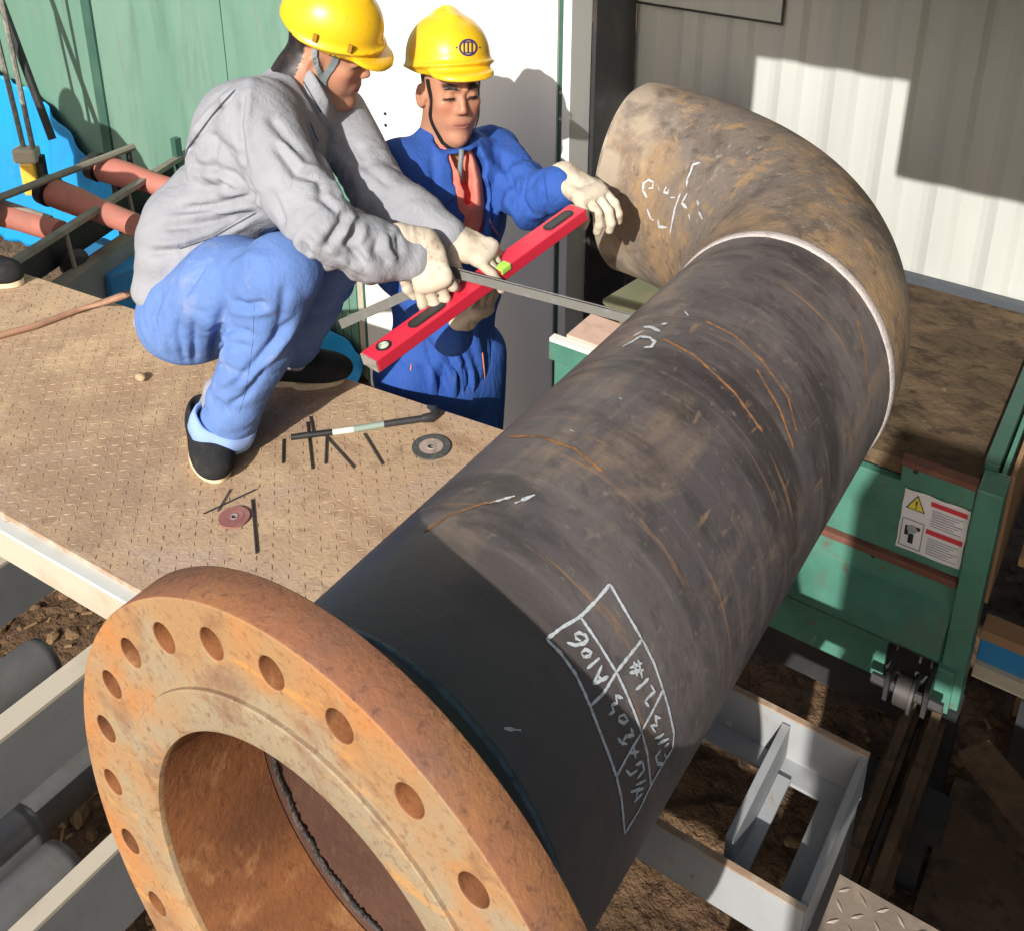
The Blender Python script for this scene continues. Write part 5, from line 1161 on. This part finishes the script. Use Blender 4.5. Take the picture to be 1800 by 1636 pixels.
# shirts in the open front
g = Blob(K['chest']-Vector((.26,)*3), K['chest']+Vector((.26,)*3)+Vector((0, 0, .12)), .0055)
g.ell(K['chest']+Vector((0, 0, .03))+bd_f*.012, (.085, .108, .19), BF, .03); g.cap(K['neck']+Vector((0, 0, -.05)), K['neck']+Vector((0, 0, -.02)), .066, .062, .04)
for f in (0, .25, .5, .75):
    q = (nb2+Vector((0, 0, .03))).lerp(vb, f*.50); g.rbox(q+bd_f*.02-bd_s*.012, (.026*(1-f)+.006, .05, .03), BF, .01, .008, sub=True)
g.fold(K['chest']+bd_f*.1, .2, bd_s, 30, 5, .010, 2.)
sh2 = g.mesh('shirt', M['shirt'], per2, 1)
g = Blob(K['chest']-Vector((.24,)*3), K['chest']+Vector((.24,)*3), .006)
g.ell(K['chest']+Vector((0, 0, -.03))+bd_f*.010, (.085, .103, .15), BF, .03); g.mesh('undershirt', M['red_shirt'], per2, 1)
# collar flaps
for e in (-1, 1):
    bm = nb(); a = K['neck']+Vector((0, 0, .02))-bd_f*.055+bd_s*e*.045; b = K['neck']+Vector((0, 0, -.005))+bd_s*e*.078; c = nb2+bd_s*e*.066+Vector((0, 0, -.055)); d_ = nb2+bd_s*e*.105+Vector((0, 0, -.115))-bd_f*.0; e_ = K['neck']+bd_s*e*.125+Vector((0, 0, -.075)); f_ = K['neck']+bd_s*e*.09-bd_f*.07+Vector((0, 0, -.055))
    V_ = [bm.verts.new(p+bd_f*.012) for p in (a, b, c, d_, e_, f_)]
    bm.faces.new((V_[0], V_[1], V_[4], V_[5])); bm.faces.new((V_[1], V_[2], V_[3], V_[4]))
    o = obj('collar_flap', bm, M['coverall'], jk2, True); md = o.modifiers.new('b', 'SUBSURF'); md.levels = md.render_levels = 2; md = o.modifiers.new('s', 'SOLIDIFY'); md.thickness = .006
sculpt(jk2, [([(740, 640), (736, 712)], .012, .014), ([(778, 636), (776, 715)], .012, .015), ([(816, 640), (824, 715)], .011, .012), ([(760, 640), (757, 712)], .011, -.008), ([(798, 640), (800, 712)], .011, -.008), ([(760, 260), (765, 330), (800, 400)], .012, .008), ([(880, 270), (900, 330), (905, 380)], .012, .012), ([(925, 300), (915, 350), (935, 385)], .010, .012), ([(950, 300), (955, 350), (965, 385)], .009, .010), ([(700, 310), (720, 380), (715, 440)], .012, .010), ([(860, 300), (870, 380), (868, 460)], .011, .010)])
bj2 = tob(jk2)
for q in ([(736, 322), (742, 345), (755, 365), (765, 370)], [(860, 385), (866, 400), (876, 413)], [(723, 640), (718, 690)], [(848, 620), (852, 660), (850, 700)]):
    along(jk2, bj2, 'piping', M['piping'], q, .0021, .0015)
along(jk2, bj2, 'pocket_seam', M['seam'], [(765, 370), (800, 350)], .0014, .001)
F2h = basis3(Vector(F2[1])+Vector(F2[2])*.27, Vector(F2[2])-Vector(F2[1])*.27)
hat2, HL2 = helmet(per2, hc2+Vector(F2[2])*.012, F2h, .98)
# emblem on the front of the hat
bh = tob(hat2)
bm = nb(); 
def on_hat(px_, py_):
    h_ = bh.ray_cast(CAM, ray(px_, py_).normalized()); return h_[0]-ray(px_, py_).normalized()*.0012
ec = (823, 84)
def ringpoly(bm, rx0, ry0, rx1, ry1, n=32):
    a = [bm.verts.new(on_hat(ec[0]+rx0*math.cos(t), ec[1]+ry0*math.sin(t))) for t in [2*math.pi*q/n for q in range(n)]]
    b = [bm.verts.new(on_hat(ec[0]+rx1*math.cos(t), ec[1]+ry1*math.sin(t))) for t in [2*math.pi*q/n for q in range(n)]]
    for q in range(n): bm.faces.new((a[q], a[(q+1) % n], b[(q+1) % n], b[q]))
ringpoly(bm, 13.0, 12, 16.5, 15.5)
for dx in (-7, 0, 7):
    poly(bm, [on_hat(ec[0]+dx-1.6, ec[1]-8.5), on_hat(ec[0]+dx+1.6, ec[1]-8.5), on_hat(ec[0]+dx+1.6, ec[1]+8.5), on_hat(ec[0]+dx-1.6, ec[1]+8.5)])
for yy in (-9.5, 9.5): poly(bm, [on_hat(ec[0]-8, ec[1]+yy-1.3), on_hat(ec[0]+8, ec[1]+yy-1.3), on_hat(ec[0]+8, ec[1]+yy+1.3), on_hat(ec[0]-8, ec[1]+yy+1.3)])
for sx in (-1, 1): poly(bm, [on_hat(ec[0]+sx*22, ec[1]-1.5), on_hat(ec[0]+sx*19, ec[1]-1.5), on_hat(ec[0]+sx*19, ec[1]+1.5), on_hat(ec[0]+sx*22, ec[1]+1.5)])
obj('emblem', bm, M['emblem'], hat2, norm=False)
bmb2 = tob(body2)
def H2(x, y, z): return hc2+Vector(F2[0])*x*HS2+Vector(F2[1])*y*HS2+Vector(F2[2])*z*HS2*ZS
for e in (-1, 1): strap(hat2, interp([H2(e*.09, .030, .040), H2(e*.08, .036, .0), H2(e*.072, .038, -.05)]), .006, mm='hair')
strap(hat2, interp([H2(-.072, .038, -.05), H2(-.055, .055, -.10), H2(-.01, .072, -.128), H2(.04, .06, -.11), H2(.072, .038, -.05)]), .005, mm='hair')
bm = nb(); tube(bm, [H2(.0, .10, -.118), H2(.004, .105, -.15), H2(.01, .115, -.20)], .007, 8); obj('strap_end', bm, M['strap'], hat2, True)
for e, nm_ in ((-1, 'eye'), (1, 'eye')): pass
# facial features, laid on the skin
M['lip'] = mat('lips', (.36, .135, .105, 1), .45); M['lash'] = mat('eyelid_line', (.02, .013, .01, 1), .6)
def face(parent, bv, H, F):
    yv = Vector(F[1])
    def lay(name, pts, wd, mm, n=5):
        P_ = []
        for q in interp([Vector(v) for v in pts], n):
            o_ = H(q.x, .20, q.z); h_ = bv.ray_cast(o_, -yv)
            if h_[0] is not None: P_.append((h_[0]+yv*.0008, h_[1]))
        if len(P_) < 2: return
        bm = nb(); m_ = len(P_)-1; prev = None
        for i, (q, nn) in enumerate(P_):
            dd = (P_[min(i+1, m_)][0]-P_[max(i-1, 0)][0]); s_ = dd.cross(yv).normalized()*wd*max(.25, math.sin(math.pi*(i+.15)/(m_+.3))**.5)
            cur = (bm.verts.new(q-s_), bm.verts.new(q+yv*.0006), bm.verts.new(q+s_))
            if prev:
                bm.faces.new((prev[0], prev[1], cur[1], cur[0])); bm.faces.new((prev[1], prev[2], cur[2], cur[1]))
            prev = cur
        obj(name, bm, M[mm], parent, True)
    for e in (-1, 1):
        lay('eyebrow', [(e*.013, 0, .0285), (e*.028, 0, .0335), (e*.047, 0, .029)], .0036, 'hair')
        lay('eye', [(e*.018, 0, .004), (e*.026, 0, .0075), (e*.036, 0, .0075), (e*.044, 0, .0035)], .0026, 'lash')
        lay('nostril', [(e*.005, 0, -.0315), (e*.011, 0, -.0305)], .0018, 'lash', 3)
    lay('upper_lip', [(-.023, 0, -.0580), (-.009, 0, -.0545), (0, 0, -.0558), (.009, 0, -.0545), (.023, 0, -.0580)], .0030, 'lip')
    lay('lower_lip', [(-.020, 0, -.0640), (0, 0, -.0665), (.020, 0, -.0640)], .0038, 'lip', 8)
    lay('mouth_line', [(-.024, 0, -.0602), (0, 0, -.0606), (.024, 0, -.0602)], .0011, 'lash', 8)
face(per1, bmb, Hl, F1); face(per2, bmb2, H2, F2)
# gloves of worker 2
p0, p1 = dep(992, 312, 2.77), dep(1040, 345, 2.70)
hand(per2, p0, p1-p0, tocam(p0)*.45+Vector((.0, .2, .9)), [.55, .62, .62, .6], side=-1, s=1.25, thumb=.9, spread=.07, cuff=K['elL'])
p0, p1 = dep(800, 575, 2.60), dep(868, 530, 2.54)
hand(per2, p0, p1-p0, Vector((.3, -.3, -.9)), [.75, .8, .85, .9], side=1, s=1.06, thumb=.6, cuff=K['elR'])

# ================================================================== third worker, only a shoe and trouser leg in view
per3 = thing('person', 'worker at the left edge with only one tan soled shoe and blue trouser leg showing', 'person', (-2.62, 1.05, PZ))
q0 = on(-22, 492); T3 = Vector((.95, .3, 0)).normalized()
hl3 = q0-T3*.17; k3 = hl3+Vector((-.10, -.04, .40)); hp3 = k3+Vector((-.52, -.12, -.06))
g = Blob(hp3-Vector((.75, .45, .75)), hp3+Vector((.75, .5, .65)), .010)
g.chain([hp3, k3, hl3+Vector((.02, 0, .09))], [.08, .055, .036], .03); g.chain([hp3+Vector((0, .2, 0)), k3+Vector((-.55, .16, 0)), hl3+Vector((-.60, .16, .09))], [.08, .055, .036], .03)
g.chain([hp3+Vector((0, .1, 0)), hp3+Vector((-.18, .1, .14)), hp3+Vector((-.36, .1, .24))], [.12, .13, .06], .05); g.ell(hp3+Vector((-.42, .1, .34)), (.10, .08, .13), None, .02)
g.chain([hp3+Vector((-.26, -.1, .20)), hp3+Vector((-.08, -.14, .08)), hp3+Vector((.08, -.08, .08))], [.06, .045, .03], .02)
b3 = g.mesh('body', M['skin'], per3, 1); tint(b3, hp3+Vector((-.42, .1, .34)), basis3(Vector((1, 0, 0)), Vector((0, 0, 1))), 1)
g = Blob(hp3-Vector((.75, .45, .75)), hp3+Vector((.75, .6, .4)), .010)
g.chain([hp3, k3, hl3+Vector((.02, 0, .10))], [.12, .09, .075], .03); g.chain([hp3+Vector((0, .2, 0)), k3+Vector((-.55, .16, 0)), hl3+Vector((-.60, .16, .10))], [.12, .09, .075], .03); g.fold(k3.lerp(hl3, .5), .3, Vector((0, 0, 1)), 18, 4, .02)
g.mesh('trousers', M['coverall'], per3, 1)
g = Blob(hp3-Vector((.7, .4, .2)), hp3+Vector((.4, .5, .6)), .010)
g.chain([hp3+Vector((0, .1, .05)), hp3+Vector((-.18, .1, .14)), hp3+Vector((-.32, .1, .22))], [.16, .17, .10], .05); g.chain([hp3+Vector((-.26, -.1, .20)), hp3+Vector((-.08, -.14, .08))], [.08, .06], .02); g.mesh('jacket', M['coverall'], per3, 1)
shoe(per3, (hl3.x, hl3.y, PZ+.002), T3, 1.1, .27); shoe(per3, (hl3.x-.62, hl3.y+.16, PZ+.002), T3, 1.1, .27)

# ================================================================== spirit level and steel square
A = dep(649, 639, 2.235); B = dep(1019, 372, 2.62)
ax = (B-A); Lh = ax.length/2; ax.normalize(); wd = Vector((.97, -.18, .06)); wd = (wd-ax*wd.dot(ax)).normalized(); up = wd.cross(ax)
if up.z < 0: up = -up
cen = (A+B)/2; lv = thing('spirit_level', 'long red spirit level held above the platform by both workers', 'level', cen)
HW, HT = .0275, .0155
def LB(name, m, a0, a1, w0, w1, t0, t1, bev=0.):
    bm = nb(); obox(bm, cen+ax*(a0+a1)/2+wd*(w0+w1)/2+up*(t0+t1)/2, ax, wd, up, (a1-a0)/2, (w1-w0)/2, (t1-t0)/2, bev); return obj(name, bm, m, lv)
LB('beam', M['level_red'], -Lh+.004, Lh-.004, -HW, HW, -HT, HT, .0025)
LB('end_cap', M['cap'], -Lh, -Lh+.0038, -HW+.001, HW-.001, -HT+.001, HT-.001, .001); LB('end_cap', M['cap'], Lh-.0038, Lh, -HW+.001, HW-.001, -HT+.001, HT-.001, .001)
def slot(c0, hl, hw):
    bm = nb(); pts = []
    for k_ in range(24):
        a = 2*math.pi*k_/24; pts.append(cen+ax*(c0+(hl-hw)*(1 if math.cos(a) > 0 else -1)+hw*math.cos(a)*1.0)+wd*hw*math.sin(a)+up*(HT+.0004))
    prism(bm, pts, up*.0016); o = obj('hand_grip', bm, M['black'], lv)
    bm = nb(); pts = [cen+(p-cen-ax*c0)*.0+ax*(c0+((p-cen).dot(ax)-c0)*.86)+wd*((p-cen).dot(wd)*.68)+up*(HT+.0021) for p in pts]; prism(bm, pts, up*.0006); obj('grip_inset', bm, M['dark_steel'], o)
slot(-Lh+.170, .052, .0155); slot(Lh-.075, .048, .0155)
def rnd(c0, r_, m_, nm_, h0, h1):
    bm = nb(); disc(bm, cen+ax*c0+up*(HT+h0), r_, h1-h0, 28, X=ax, Y=wd, Z=up); return obj(nm_, bm, m_, lv)
rnd(-Lh+.045, .0175, M['black'], 'vial_ring', .0003, .0018); rnd(-Lh+.045, .0115, M['vial_clear'], 'end_vial', .0019, .0028)
rnd(.052, .0155, M['black'], 'vial_ring', .0003, .0018)
o = LB('centre_vial', M['vial'], .036, .068, .004, HW+.003, HT-.012, HT+.0045, .004)
sq = thing('steel_square', 'dark steel square held across the red level, its blade touching the pipe', 'square', dep(775, 500, 2.40))
def blade(a, b, w_, th, name, hint, m=None):
    d_ = (b-a).normalized(); s_ = (hint-d_*hint.dot(d_)).normalized(); n_ = d_.cross(s_)
    bm = nb(); obox(bm, (a+b)/2, d_, s_, n_, (b-a).length/2, w_, th, .0008); return obj(name, bm, m or M['square'], sq)
zup = Vector((0, 0, 1))
a_, b_ = dep(780, 477, 2.40), dep(1122, 566, 2.262); bl_ = blade(a_, b_, .0095, .0022, 'blade', tocam(a_).cross(b_-a_)+Vector((0, 0, .0)))
d_ = (b_-a_).normalized(); s_ = tocam(a_).cross(d_).normalized()
blade(a_+s_*.0108*(1 if s_.z > 0 else -1)+Vector((0, 0, .002)), b_+s_*.0108*(1 if s_.z > 0 else -1)+Vector((0, 0, .002)), .0018, .0045, 'raised_edge', s_, M['dark_steel'])
a_, b_ = dep(775, 492, 2.41), dep(598, 571, 2.44); blade(a_, b_, .0115, .0022, 'stock', tocam(a_).cross(b_-a_))
